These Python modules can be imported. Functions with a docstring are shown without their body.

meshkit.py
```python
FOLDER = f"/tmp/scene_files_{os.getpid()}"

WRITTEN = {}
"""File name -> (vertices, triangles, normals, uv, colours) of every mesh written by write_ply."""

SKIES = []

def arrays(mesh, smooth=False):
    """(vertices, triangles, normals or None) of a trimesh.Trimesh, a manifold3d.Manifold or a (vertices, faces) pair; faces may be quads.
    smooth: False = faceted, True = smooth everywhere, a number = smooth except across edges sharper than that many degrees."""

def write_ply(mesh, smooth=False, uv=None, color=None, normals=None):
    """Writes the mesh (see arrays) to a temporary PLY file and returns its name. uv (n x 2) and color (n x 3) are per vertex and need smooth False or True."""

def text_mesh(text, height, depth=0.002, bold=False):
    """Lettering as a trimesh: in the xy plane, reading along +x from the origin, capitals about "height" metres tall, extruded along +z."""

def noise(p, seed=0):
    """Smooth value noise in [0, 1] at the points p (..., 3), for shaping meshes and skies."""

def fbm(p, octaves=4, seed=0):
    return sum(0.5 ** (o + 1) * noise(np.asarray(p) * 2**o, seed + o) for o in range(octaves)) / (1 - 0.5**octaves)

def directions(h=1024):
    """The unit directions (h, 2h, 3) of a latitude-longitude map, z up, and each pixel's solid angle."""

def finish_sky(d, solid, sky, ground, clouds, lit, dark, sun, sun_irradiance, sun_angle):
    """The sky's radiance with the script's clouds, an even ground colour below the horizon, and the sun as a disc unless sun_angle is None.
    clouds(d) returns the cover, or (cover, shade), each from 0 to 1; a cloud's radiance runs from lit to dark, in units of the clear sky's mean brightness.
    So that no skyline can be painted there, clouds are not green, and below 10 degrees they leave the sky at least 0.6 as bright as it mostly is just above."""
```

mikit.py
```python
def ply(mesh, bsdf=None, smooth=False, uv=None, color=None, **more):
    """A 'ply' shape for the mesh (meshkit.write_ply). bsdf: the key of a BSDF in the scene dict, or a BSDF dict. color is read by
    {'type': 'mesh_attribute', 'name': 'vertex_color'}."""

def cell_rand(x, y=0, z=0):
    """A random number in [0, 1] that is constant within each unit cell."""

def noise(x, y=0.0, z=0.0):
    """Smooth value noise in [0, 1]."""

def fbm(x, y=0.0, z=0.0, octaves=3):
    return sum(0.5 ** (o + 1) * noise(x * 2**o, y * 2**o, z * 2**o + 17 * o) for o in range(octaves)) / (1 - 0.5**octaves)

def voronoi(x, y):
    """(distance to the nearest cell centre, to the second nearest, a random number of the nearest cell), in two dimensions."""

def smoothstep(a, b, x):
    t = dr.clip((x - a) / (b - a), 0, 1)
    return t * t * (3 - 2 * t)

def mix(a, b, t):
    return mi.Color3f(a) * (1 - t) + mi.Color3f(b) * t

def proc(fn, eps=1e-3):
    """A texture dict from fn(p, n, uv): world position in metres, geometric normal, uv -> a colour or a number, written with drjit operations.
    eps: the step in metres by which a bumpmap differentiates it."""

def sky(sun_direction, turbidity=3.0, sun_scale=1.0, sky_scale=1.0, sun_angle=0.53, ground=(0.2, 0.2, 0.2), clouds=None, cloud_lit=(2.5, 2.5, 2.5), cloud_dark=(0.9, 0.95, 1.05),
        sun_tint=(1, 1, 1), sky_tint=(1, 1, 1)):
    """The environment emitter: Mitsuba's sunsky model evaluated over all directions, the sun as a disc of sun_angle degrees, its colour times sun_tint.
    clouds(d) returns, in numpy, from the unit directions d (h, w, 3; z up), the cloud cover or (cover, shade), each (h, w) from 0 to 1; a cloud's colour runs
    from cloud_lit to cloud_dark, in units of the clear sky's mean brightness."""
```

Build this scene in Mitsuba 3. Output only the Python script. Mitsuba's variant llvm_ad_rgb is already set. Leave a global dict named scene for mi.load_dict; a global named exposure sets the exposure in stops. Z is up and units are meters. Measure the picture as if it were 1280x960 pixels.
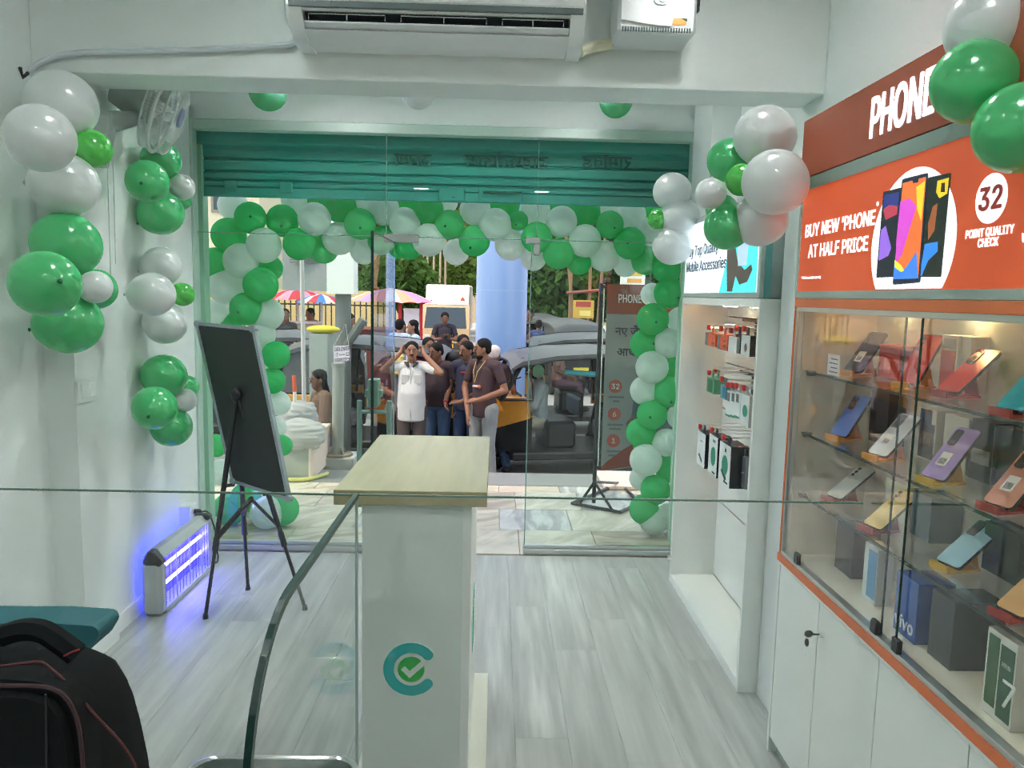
# outlines of the Devanagari lettering
DEVA = {'new':[[[[4552,759],[4552,879],[5719,882],[5706,991],[5616,1118],[5431,1138],[5414,1241],[5449,1259],[5690,1241],[5776,1155],[5889,880],[6810,862],[6793,741],[6655,730],[6655,-17],[6517,-17],[6511,394],[6316,394],[6258,241],[6138,259],[6034,379],[6034,483],[6069,517],[6512,520],[6509,740],[5900,736],[5879,-17],[5741,-17],[5738,736],[5231,740],[5226,541],[5448,569],[5534,517],[5586,414],[5586,241],[5483,34],[5397,69],[5362,121],[5430,233],[5448,352],[5407,429],[5300,429],[5224,351],[5224,-17],[5087,-17],[5064,221],[5000,190],[4828,190],[4707,276],[4655,431],[4655,732]],[[4810,393],[4893,310],[5067,385],[5063,739],[4813,735]]],[[[5155,-138],[5207,-86],[5293,-86],[5345,-207],[5293,-276],[5207,-276],[5155,-224]]],[[[1879,759],[1879,879],[2600,884],[2563,946],[2489,965],[2345,931],[2310,1069],[2552,1099],[2488,1138],[2362,1121],[2328,1207],[2362,1259],[2569,1259],[2655,1207],[2804,880],[4241,879],[4241,759],[4104,730],[4086,-17],[3948,-17],[3938,741],[3742,732],[3741,-17],[3586,0],[3580,343],[3193,357],[3194,314],[3448,86],[3448,34],[3345,-34],[3086,224],[2948,431],[2983,552],[3187,557],[3182,740],[2813,735],[2810,-17],[2673,-17],[2649,498],[2484,491],[2552,276],[2483,138],[2414,103],[2242,103],[2086,207],[1931,500],[1948,586],[2052,603],[2193,298],[2335,225],[2396,267],[2396,367],[2259,500],[2293,621],[2663,621],[2668,737]],[[3328,500],[3357,466],[3582,487],[3582,737],[3332,737]]],[[[0,759],[0,879],[1569,879],[1569,741],[1449,732],[1431,379],[1310,259],[1207,259],[1190,293],[1190,379],[1293,442],[1291,735],[1018,730],[1037,316],[1448,34],[1466,-138],[1397,-276],[1259,-207],[1310,-111],[1306,-39],[1017,138],[897,259],[862,379],[856,739],[673,733],[672,-17],[535,-17],[529,393],[335,395],[276,241],[155,259],[52,380],[52,483],[86,517],[528,520],[532,735]]]],'half':[[[[4897,759],[4897,879],[5481,887],[5374,1118],[5190,1121],[5155,1207],[5190,1259],[5397,1259],[5490,1174],[5603,1172],[5655,1121],[5604,924],[5630,880],[5776,879],[5776,759],[5638,730],[5621,-17],[5483,0],[5474,327],[5233,327],[5172,190],[5086,190],[4983,276],[4948,414],[5068,457],[5069,730]],[[5224,462],[5479,452],[5479,737],[5228,737]]],[[[2621,759],[2621,879],[4586,879],[4586,759],[4449,730],[4448,0],[4293,0],[4283,327],[4044,327],[3983,190],[3862,207],[3793,276],[3759,413],[3878,457],[3878,733],[3634,741],[3621,0],[3466,-17],[3464,733],[3185,741],[3172,517],[3028,517],[2869,464],[2828,324],[2885,244],[2995,207],[3049,229],[3052,310],[3103,345],[3207,345],[3276,293],[3293,172],[3241,81],[3310,0],[3310,-52],[3190,-86],[3097,84],[2862,103],[2741,190],[2690,276],[2690,466],[2724,534],[2845,621],[3011,640],[3032,735]],[[4034,462],[4289,452],[4289,737],[4039,737]]],[[[34,500],[172,552],[262,350],[368,244],[454,224],[533,266],[534,370],[458,464],[362,466],[345,586],[478,607],[517,648],[516,733],[410,776],[241,724],[207,793],[224,862],[310,897],[569,879],[672,741],[672,655],[604,526],[728,500],[827,543],[828,728],[724,741],[724,879],[1466,879],[1480,775],[1603,897],[1776,897],[1879,793],[1862,655],[1810,603],[1707,655],[1724,746],[1693,776],[1624,736],[1604,668],[1681,587],[1914,552],[1897,448],[1767,430],[1707,368],[1748,278],[1868,259],[2034,373],[2034,730],[1948,742],[1948,879],[2017,903],[1944,1082],[1850,1138],[1741,1103],[1690,1241],[1966,1241],[2069,1138],[2159,883],[2310,879],[2310,741],[2173,730],[2172,-17],[2034,-17],[2026,171],[1948,138],[1724,138],[1586,241],[1569,431],[1603,489],[1483,603],[1472,759],[1328,730],[1310,-17],[1172,0],[1164,740],[966,732],[966,-17],[828,-17],[820,378],[676,375],[672,207],[586,121],[345,103],[155,259]]]],'word_a':[[[[0,759],[0,879],[1857,882],[1844,991],[1754,1118],[1569,1138],[1552,1241],[1587,1259],[1828,1241],[1914,1155],[2028,880],[3724,879],[3724,741],[3587,733],[3569,534],[3271,534],[3207,490],[3250,415],[3500,414],[3638,310],[3655,172],[3621,86],[3552,17],[3448,-17],[3190,0],[3034,86],[2914,207],[2983,293],[3034,293],[3127,192],[3268,121],[3437,121],[3496,159],[3494,256],[3417,293],[3224,259],[3069,431],[3069,552],[3121,621],[3190,655],[3423,656],[3420,741],[2796,736],[2793,-17],[2655,-17],[2648,188],[2569,155],[2362,155],[2259,207],[2190,310],[2207,534],[2293,621],[2379,655],[2646,638],[2645,741],[2038,736],[2017,-17],[1879,-17],[1872,740],[1673,732],[1655,-17],[1517,0],[1509,327],[1268,327],[1207,190],[1086,207],[1017,276],[983,413],[1102,457],[1102,733],[851,739],[845,0],[690,-17],[689,732],[493,741],[500,569],[466,483],[293,348],[401,211],[569,86],[569,34],[466,-34],[241,172],[52,431],[86,552],[224,552],[281,517],[341,573],[343,734]],[[2329,440],[2384,296],[2441,276],[2562,295],[2654,371],[2654,509],[2404,516]],[[1259,462],[1513,452],[1513,737],[1263,737]]]],'word_b':[[[[0,759],[0,879],[3702,882],[3671,1009],[3598,1118],[3414,1121],[3379,1241],[3414,1259],[3621,1259],[3707,1207],[3857,879],[6241,879],[6241,759],[6104,730],[6086,-17],[5948,0],[5940,327],[5698,327],[5638,190],[5552,190],[5448,276],[5414,414],[5534,459],[5521,741],[5276,732],[5259,-17],[5121,-17],[5107,741],[4604,732],[4608,538],[4828,569],[4897,534],[4966,431],[4966,224],[4879,34],[4741,103],[4828,290],[4809,407],[4748,448],[4604,352],[4603,-17],[4466,-17],[4458,189],[4379,155],[4190,155],[4052,241],[4017,310],[4034,534],[4190,655],[4458,639],[4459,739],[3876,741],[3862,-17],[3724,-17],[3719,462],[3626,445],[3552,293],[3483,276],[3397,310],[3428,443],[3304,482],[3243,441],[3224,339],[3263,263],[3483,69],[3396,-34],[3138,190],[3086,293],[3086,466],[3121,534],[3224,603],[3414,603],[3527,549],[3621,603],[3698,604],[3716,740],[2627,739],[2623,541],[2845,569],[2931,517],[2983,414],[2983,241],[2879,34],[2793,69],[2759,121],[2827,233],[2844,352],[2803,429],[2697,429],[2621,351],[2621,-17],[2483,-17],[2460,221],[2397,190],[2224,190],[2103,276],[2052,431],[2049,736],[1872,741],[1845,534],[1546,534],[1483,478],[1527,414],[1776,414],[1845,379],[1931,259],[1914,121],[1793,0],[1552,-17],[1310,86],[1190,241],[1310,293],[1493,139],[1755,142],[1770,256],[1693,293],[1500,259],[1345,431],[1345,552],[1397,621],[1466,655],[1698,656],[1705,735],[1079,741],[1069,0],[914,-17],[913,732],[718,741],[690,534],[390,534],[328,478],[372,414],[621,414],[690,379],[776,259],[759,121],[638,0],[397,-17],[155,86],[34,241],[155,293],[337,139],[599,142],[615,256],[538,293],[345,259],[190,431],[190,552],[241,621],[310,655],[543,656],[550,734]],[[5703,741],[5693,453],[5943,451],[5945,736]],[[4155,437],[4212,296],[4270,276],[4389,312],[4464,371],[4464,511],[4290,534],[4197,498]],[[2207,393],[2290,310],[2463,385],[2459,739],[2209,735]]]],'word_c':[[[[0,759],[0,879],[2793,879],[2793,759],[2655,730],[2638,-17],[2500,0],[2490,741],[2364,734],[2345,328],[2276,224],[2207,190],[2000,190],[1914,241],[1845,414],[1843,734],[1659,737],[1655,517],[1534,379],[1466,348],[1573,211],[1741,86],[1741,34],[1638,-34],[1414,172],[1224,431],[1259,552],[1397,552],[1453,517],[1513,573],[1510,740],[1088,734],[1069,-17],[931,-17],[929,735],[558,739],[553,593],[724,466],[776,362],[776,190],[724,86],[638,17],[328,-17],[190,34],[103,121],[69,190],[69,397],[207,552],[393,590],[396,733]],[[2014,741],[2001,389],[2041,330],[2128,311],[2207,390],[2206,732]],[[227,374],[228,194],[336,122],[505,121],[618,195],[638,281],[547,428],[409,465],[283,429]]]]}
import math, random
import numpy as np, trimesh, mitsuba as mi, drjit as dr
import manifold3d as m3
from shapely.geometry import Polygon, LineString, Point, box as sbox
from shapely import affinity, unary_union
import mikit, meshkit
from mikit import noise, fbm, smoothstep, mix, proc, cell_rand
T = mi.ScalarTransform4f
PI = math.pi
scene, labels = {}, {}
rng = random.Random(7)

# ---------------------------------------------------------------- camera
F, H = 950.0, 1.65
_yaw, _pit, _rol = 0.02214, -0.11566, 0.02225
CF = np.array([math.sin(_yaw)*math.cos(_pit), math.cos(_yaw)*math.cos(_pit), math.sin(_pit)])
_r = np.array([math.cos(_yaw), -math.sin(_yaw), 0.0]); _u = np.cross(_r, CF)
CR = math.cos(_rol)*_r + math.sin(_rol)*_u
CU = -math.sin(_rol)*_r + math.cos(_rol)*_u
EYE = np.array([0, 0, H])
scene['camera'] = {'type': 'perspective', 'fov': 2*math.degrees(math.atan(640/F)), 'fov_axis': 'x', 'near_clip': 0.02, 'far_clip': 400.0,
                   'to_world': T().look_at(origin=EYE.tolist(), target=(EYE+CF).tolist(), up=CU.tolist())}
exposure = 0.0

# ---------------------------------------------------------------- daylight
def _clouds(d):
    c = meshkit.fbm(d*np.array([2.2, 2.2, 4.0]), 4, 3)
    return np.clip((c-0.25)/0.35, 0, 1), np.clip((meshkit.fbm(d*5, 3, 8)-0.4)*1.5, 0, 1)
scene['sky'] = mikit.sky((-0.5, -0.35, 1.0), turbidity=5.0, sun_scale=1.6, sky_scale=9.5, ground=(0.3, 0.29, 0.27), clouds=_clouds,
                         cloud_lit=(1.5, 1.5, 1.5), cloud_dark=(1.0, 1.0, 1.02))

# round downlights of the ceiling: x, y, strength, label
LAMPS = [(-1.0, 2.45, 76, 'round downlight in the ceiling in front of the air conditioner, left'), (.75, 2.45, 128, 'round downlight in the ceiling in front of the air conditioner, right'),
         (-1.0, .9, 66, 'round downlight in the ceiling over the desk, left'), (.55, .9, 128, 'round downlight in the ceiling over the desk, right'),
         (-1.0, -.5, 66, 'round downlight in the ceiling behind the desk, left'), (.55, -.5, 128, 'round downlight in the ceiling behind the desk, right'),
         (-1.0, 4.1, 270, 'round downlight in the entrance bay, left'), (.5, 4.1, 270, 'round downlight in the entrance bay, right')]

# ---------------------------------------------------------------- helpers
def ray(x, y): return CF + CR*(x-640)/F - CU*(y-480)/F
def aty(x, y, Y): d = ray(x, y); return EYE + d*Y/d[1]
def atx(x, y, X): d = ray(x, y); return EYE + d*X/d[0]
def atz(x, y, Z): d = ray(x, y); return EYE + d*(Z-H)/d[2]
def unit(v): v = np.asarray(v, float); return v/np.linalg.norm(v)

def M(name, col=(.5, .5, .5), rough=.5, metal=0.0, spec=.5, kind='principled', coat=0, flat=False, **kw):
    c = col if isinstance(col, dict) else {'type': 'rgb', 'value': [float(x) for x in col]}
    if kind == 'thin':
        d = {'type': 'principledthin', 'base_color': c, 'roughness': rough, **kw}
    else:
        d = {'type': 'principled', 'base_color': c, 'roughness': rough, 'metallic': metal, 'specular': spec, **kw}
        if coat: d.update(clearcoat=coat, clearcoat_gloss=.95)
        d = {'type': 'twosided', 'bsdf': d}
    scene['mat_'+name] = d
    return 'mat_'+name
_cols = {}
def C(r, g, b, rough=.5, metal=0.0):
    """A plain colour given as the sRGB values 0..255."""
    k = (r, g, b, rough, metal)
    if k not in _cols:
        lin = [((v/255)/12.92 if v < 10 else (((v/255)+.055)/1.055)**2.4) for v in (r, g, b)]
        _cols[k] = M('colour_%d' % len(_cols), lin, rough, metal)
    return _cols[k]
def E(name, r, g, b, s=1.0):
    """Something that gives off light: colour as sRGB 0..255, times s."""
    lin = [s*((v/255+.055)/1.055)**2.4 for v in (r, g, b)]
    return {'emitter': {'type': 'area', 'radiance': {'type': 'rgb', 'value': lin}}}

_names = {}
def numbered(k):
    n = _names.get(k, 0); _names[k] = n+1
    return k if n == 0 else '%s_%03d' % (k, n)
def tag(key, label=None, cat=None, group=None, kind=None):
    d = labels.setdefault(key, {})
    for a, b in (('label', label), ('category', cat), ('group', group), ('kind', kind)):
        if b: d[a] = b
    return key
def thing(name, label=None, cat=None, group=None, kind=None):
    return tag(numbered(name), label, cat, group, kind)
def shape(mesh, mat, smooth=30, tw=None, **kw):
    if isinstance(mesh, dict): d = {**mesh, **({'bsdf': {'type': 'ref', 'id': mat}} if mat else {}), **kw}
    else: d = mikit.ply(mesh, mat, smooth, **kw)
    if tw is not None: d['to_world'] = tw
    return d
def part(parent, name, mesh, mat, label=None, smooth=30, tw=None, kind=None, **kw):
    k = numbered(parent+'__'+name)
    scene[k] = shape(mesh, mat, smooth, tw, **kw)
    if label or kind: tag(k, label, kind=kind)
    return k
def obj(name, mesh, mat, label=None, cat=None, group=None, kind=None, smooth=30, tw=None, **kw):
    k = numbered(name)
    scene[k] = shape(mesh, mat, smooth, tw, **kw)
    return tag(k, label, cat, group, kind)
def struct(name, mesh, mat, label=None, smooth=30, **kw):
    return obj(name, mesh, mat, label, kind='structure', smooth=smooth, **kw)

def cat_(*ms):
    ms = [m for a in ms for m in (a if isinstance(a, (list, tuple)) else [a])]
    return ms[0] if len(ms) == 1 else trimesh.util.concatenate(ms)
def bx(x0, x1, y0, y1, z0, z1, b=0.0):
    """A box, its edges chamfered by b."""
    lo = np.minimum([x0, y0, z0], [x1, y1, z1]); hi = np.maximum([x0, y0, z0], [x1, y1, z1])
    if b <= 0:
        m = trimesh.creation.box(hi-lo); m.apply_translation((lo+hi)/2); return m
    b = min(b, (hi-lo).min()*.49)
    p = []
    for c in np.ndindex(2, 2, 2):
        v = np.where(c, hi, lo); s = np.where(c, -b, b)
        for a in range(3):
            q = v + s; q[a] = v[a]; p.append(q)
    return trimesh.convex.convex_hull(np.array(p))
def frame3(o, x, y):
    """4x4 whose axes are x, y and their normal, at o."""
    x = unit(x); z = unit(np.cross(x, y)); y = np.cross(z, x)
    m = np.eye(4); m[:3, 0], m[:3, 1], m[:3, 2], m[:3, 3] = x, y, z, o
    return m
def put(mesh, m):
    mesh = mesh.copy(); mesh.apply_transform(m); return mesh
def rotz(a, o=(0, 0, 0)):
    m = trimesh.transformations.rotation_matrix(a, [0, 0, 1]); m[:3, 3] = o; return m
def TW(m): return T(np.asarray(m, float).tolist())
def cyl(p0, p1, r0, r1=None, n=12):
    """A closed, possibly tapered, round bar."""
    p0, p1 = np.asarray(p0, float), np.asarray(p1, float); r1 = r0 if r1 is None else r1
    z = unit(p1-p0); a = unit(np.cross(z, [0, 0, 1] if abs(z[2]) < .9 else [1, 0, 0])); b = np.cross(z, a)
    t = np.arange(n)*2*PI/n
    ring = np.cos(t)[:, None]*a + np.sin(t)[:, None]*b
    v = np.vstack([p0+ring*r0, p1+ring*r1, [p0], [p1]])
    i = np.arange(n); j = (i+1) % n
    f = np.vstack([np.c_[i, j, j+n], np.c_[i, j+n, i+n], np.c_[j, i, i*0+2*n], np.c_[i+n, j+n, i*0+2*n+1]])
    return trimesh.Trimesh(v, f, process=False)
def tube(pts, r, n=8, closed=False):
    """A round bar along a path."""
    p = np.asarray(pts, float); k = len(p); r = np.broadcast_to(r, k)
    if closed: tg = np.roll(p, -1, 0)-np.roll(p, 1, 0)
    else: tg = np.gradient(p, axis=0)
    tg /= np.linalg.norm(tg, axis=1, keepdims=True)+1e-12
    a = unit(np.cross(tg[0], [0, 0, 1] if abs(tg[0][2]) < .9 else [1, 0, 0])); v = []
    t = np.arange(n)*2*PI/n
    for i in range(k):
        a = unit(a-tg[i]*(a@tg[i])); b = np.cross(tg[i], a)
        v.append(p[i]+r[i]*(np.cos(t)[:, None]*a+np.sin(t)[:, None]*b))
    v = np.vstack(v); f = []
    for i in range(k if closed else k-1):
        A = i*n; B = ((i+1) % k)*n
        for q in range(n):
            w = (q+1) % n; f += [[A+q, A+w, B+w], [A+q, B+w, B+q]]
    if not closed:
        v = np.vstack([v, p[:1], p[-1:]])
        for q in range(n):
            w = (q+1) % n; f += [[w, q, k*n], [(k-1)*n+q, (k-1)*n+w, k*n+1]]
    return trimesh.Trimesh(v, f, process=False)
def spline(pts, n=8):
    """A smooth path through points (Catmull-Rom)."""
    p = np.asarray(pts, float); p = np.vstack([2*p[0]-p[1], p, 2*p[-1]-p[-2]]); out = []
    for i in range(1, len(p)-2):
        for t in np.arange(n)/n:
            a, b, c, d = p[i-1:i+3]
            out.append(.5*(2*b+(c-a)*t+(2*a-5*b+4*c-d)*t*t+(3*b-a-3*c+d)*t**3))
    return np.array(out+[p[-2]])
def lathe(prof, n=24, o=(0, 0, 0)):
    """Turned around z: prof is a list of (radius, z) from bottom to top."""
    pr = np.asarray(prof, float); t = np.arange(n)*2*PI/n; k = len(pr)
    v = np.vstack([np.c_[r*np.cos(t), r*np.sin(t), t*0+z] for r, z in pr]+[[[0, 0, pr[0, 1]], [0, 0, pr[-1, 1]]]])
    f = []
    for i in range(k-1):
        for q in range(n):
            w = (q+1) % n; f += [[i*n+q, i*n+w, i*n+n+w], [i*n+q, i*n+n+w, i*n+n+q]]
    for q in range(n):
        w = (q+1) % n; f += [[w, q, k*n], [(k-1)*n+q, (k-1)*n+w, k*n+1]]
    return trimesh.Trimesh(v+np.asarray(o), f, process=False)
def extr(poly, d, m=None):
    """A shapely outline in the xy plane, pulled up by d, then moved by m."""
    gs = getattr(poly, 'geoms', [poly])
    r = cat_([trimesh.creation.extrude_polygon(g, d, engine='earcut') for g in gs if g.area > 1e-9])
    return r if m is None else put(r, m)
def rrect(w, h, r, cx=0, cy=0):
    return sbox(cx-w/2+r, cy-h/2+r, cx+w/2-r, cy+h/2-r).buffer(r, quad_segs=5)
def ell(c, rx, ry, rz, sub=3):
    m = trimesh.creation.icosphere(subdivisions=sub); m.apply_scale([rx, ry, rz]); m.apply_translation(c); return m
def hull(*pts):
    return trimesh.convex.convex_hull(np.vstack(pts))
def text(s, h, o, x, y, d=.002, bold=True, align='l', sx=1.0):
    """Lettering standing at o, reading along x, with y up."""
    m = meshkit.text_mesh(s, h, d, bold); m.apply_scale([sx, 1, 1])
    if align == 'c': m.apply_translation([-(m.bounds[0, 0]+m.bounds[1, 0])/2, 0, 0])
    if align == 'r': m.apply_translation([-m.bounds[1, 0], 0, 0])
    return put(m, frame3(o, x, y))
def decode(polys):
    """Outlines kept as [[outer, hole, ...], ...] of integer coordinates, 1000 to the unit."""
    return unary_union([Polygon(np.array(p[0])/1000, [np.array(h)/1000 for h in p[1:]]).buffer(0) for p in polys])
def devan(key, h, o, x, y, d=.002, mirror=False, align='c'):
    g = affinity.scale(decode(DEVA[key]), h, h, origin=(0, 0))
    if align == 'c': g = affinity.translate(g, -(g.bounds[0]+g.bounds[2])/2, 0)
    if mirror: g = affinity.scale(g, -1, 1, origin=(0, 0))
    return extr(g, d, frame3(o, x, y))
# ---------------------------------------------------------------- materials of the setting
def _wall(p, n, uv):
    v = fbm(p.x*1.3+p.y*.9, p.y*.7, p.z*1.1, 3)
    return mi.Color3f(.70, .735, .72)*(.93+.12*v)
M('wall_paint', proc(_wall), .55, spec=.3)
def _floor(tone):
    def fn(p, n, uv):
        g = fbm(p.x*26, p.y*2.1+tone*9, tone*5, 4)
        s = fbm(p.x*5+tone*3, p.y*.7, 2+tone, 3)
        k = noise(p.x*90, p.y*4, tone)
        return mi.Color3f(.41, .415, .40)*(.62+tone*.07+.66*g*s*1.3+.06*k)
    return fn
PLANK = [M('plank_%d' % i, proc(_floor(i/3)), .33, spec=.45) for i in range(4)]
def _marble(base, vein, k, rot):
    def fn(p, n, uv):
        a = p.x*math.cos(rot)+p.y*math.sin(rot); b = -p.x*math.sin(rot)+p.y*math.cos(rot)
        w = fbm(a*2+k, b*2, k, 3)
        st = fbm(a*2.2+w*1.5, b*16+w*5, k, 4)
        v = smoothstep(.36, .60, st)
        return mix(vein, base, v)*(.60+.34*fbm(a*6, b*9, k+3, 3))
    return fn
MARB = [M('marble_%d' % i, proc(_marble(*a)), .3, spec=.45) for i, a in enumerate([
    ((.70, .62, .52), (.52, .42, .33), 1.0, .3), ((.62, .61, .60), (.40, .39, .40), 5.0, 1.5),
    ((.72, .66, .56), (.60, .53, .42), 9.0, .9), ((.60, .50, .42), (.40, .31, .24), 13.0, .2)])]
def _asphalt(p, n, uv):
    return mi.Color3f(.23, .225, .22)*(.75+.35*fbm(p.x*.8, p.y*.5, 1, 4)+.15*noise(p.x*40, p.y*40))
M('asphalt', proc(_asphalt), .85, spec=.25)
def _conc(p, n, uv):
    return mi.Color3f(.42, .41, .39)*(.7+.5*fbm(p.x*3, p.y*3, p.z*3, 4))
M('concrete', proc(_conc), .85, spec=.2)
M('white_trim', (.74, .76, .75), .4); M('laminate', (.72, .745, .72), .28, spec=.5)
M('alu', (.55, .57, .56), .3, metal=.9); M('chrome', (.8, .81, .82), .12, metal=1.0); M('steel_grey', (.36, .37, .36), .35, metal=.6)
M('teal_paint', (.035, .27, .245), .42); M('black_metal', (.012, .014, .016), .4); M('black_plastic', (.015, .015, .016), .35)
M('orange_trim', (.62, .15, .05), .4); M('brick_board', (.29, .062, .03), .45)
scene['mat_glass'] = {'type': 'thindielectric', 'int_ior': 1.5}
scene['mat_green_glass'] = {'type': 'thindielectric', 'int_ior': 1.5, 'specular_transmittance': {'type': 'rgb', 'value': [.86, .97, .90]}}
scene['mat_case_glass'] = {'type': 'thindielectric', 'int_ior': 1.36}
scene['mat_end_glass'] = {'type': 'thindielectric', 'int_ior': 1.22}
M('glass_edge', (.012, .036, .030), .25, spec=.3); M('glass_edge_light', (.17, .29, .25), .2)
W = 'mat_wall_paint'

# ---------------------------------------------------------------- the room
XL, XR, YD = -1.76, 1.33, 4.77
ZC = 3.0
fl = tag(numbered('floor'), 'grey wood-look plank floor of the shop', kind='structure')
scene['floor'] = shape(bx(-2.1, 1.6, -1.6, 4.72, -.12, -.008), 'mat_steel_grey')
pw = .2; rr = random.Random(3)
proto = {}
for i in range(17):
    x0 = -1.9+i*pw; y = -.4-rr.random()*1.2
    while y < 4.70:
        L = 1.22; y1 = min(y+L, 4.70); y0 = max(y, -.5)
        if y1-y0 > .05:
            part('floor', 'plank', bx(x0+.0003, x0+pw-.0003, y0+.0003, y1-.0003, -.008, 0, .0006), PLANK[rr.randrange(4)], smooth=False)
        y = y1 if y1 < 4.70 else 9
struct('wall_left', cat_(bx(-2.1, -1.885, -1.6, 3.5, -.1, ZC), extr(Polygon([(-2.1, 3.2), (XL, 3.2), (XL, 3.45), (-1.79, 3.452), (-1.79, 3.7), (-1.855, 4.72), (-2.1, 4.72)]), 2.6, np.array([[1, 0, 0, 0], [0, 1, 0, 0], [0, 0, 1, -.1], [0, 0, 0, 1.0]])), extr(Polygon([(-2.1, 3.45), (-1.79, 3.45), (-1.79, 3.7), (-1.855, 4.72), (-2.1, 4.72)]), ZC-2.5, np.array([[1, 0, 0, 0], [0, 1, 0, 0], [0, 0, 1, 2.5], [0, 0, 0, 1.0]]))), W, 'white painted left wall', smooth=False)
struct('wall_right', cat_(bx(XR, 1.6, -1.6, 4.72, -.1, ZC), bx(1.13, XR, 2.64, 3.02, -.1, 2.07), bx(1.17, XR, 4.32, 4.72, -.1, ZC)), W, 'white painted right wall', smooth=False)
struct('wall_back', bx(-2.1, 1.6, -1.8, -1.6, -.1, ZC), W, smooth=False)
struct('ceiling', cat_(bx(-2.1, 1.6, -1.8, 3.2, ZC, ZC+.15), bx(-2.1, 1.6, 3.44, 4.9, 2.88, ZC+.15)), W, smooth=False)
struct('beam', bx(-1.885, XR, 3.21, 3.45, 2.5, ZC, .004), W, 'white beam across the room under which the entrance bay starts', smooth=False)
struct('trim_1', extr(Polygon([(XL, 3.2), (XL+.012, 3.2), (XL+.012, 3.46), (-1.778, 3.462), (-1.778, 3.7), (-1.843, 4.70), (-1.855, 4.70), (-1.79, 3.7), (-1.79, 3.45), (XL, 3.45)]), .085), 'mat_white_trim', 'white skirting along the left wall', smooth=False)
# front of the shop
struct('wall_front', cat_(bx(-2.9, 2.9, YD-.02, 5.0, 2.66, 3.6), bx(-2.9, -1.93, YD-.05, 5.12, -.3, 3.6), bx(1.22, 2.9, YD-.05, 5.12, -.3, 3.6)), W, 'white front wall around the entrance', smooth=False)
struct('trim_2', cat_(bx(-1.93, -1.84, YD-.06, YD+.02, 0, 2.66, .004), bx(1.165, 1.22, YD-.06, YD+.02, 0, 2.66, .004), bx(-1.93, 1.22, YD-.05, YD+.03, 2.60, 2.66, .004)), C(168, 190, 178, .4), 'pale green metal frame around the entrance', smooth=False)

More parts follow.
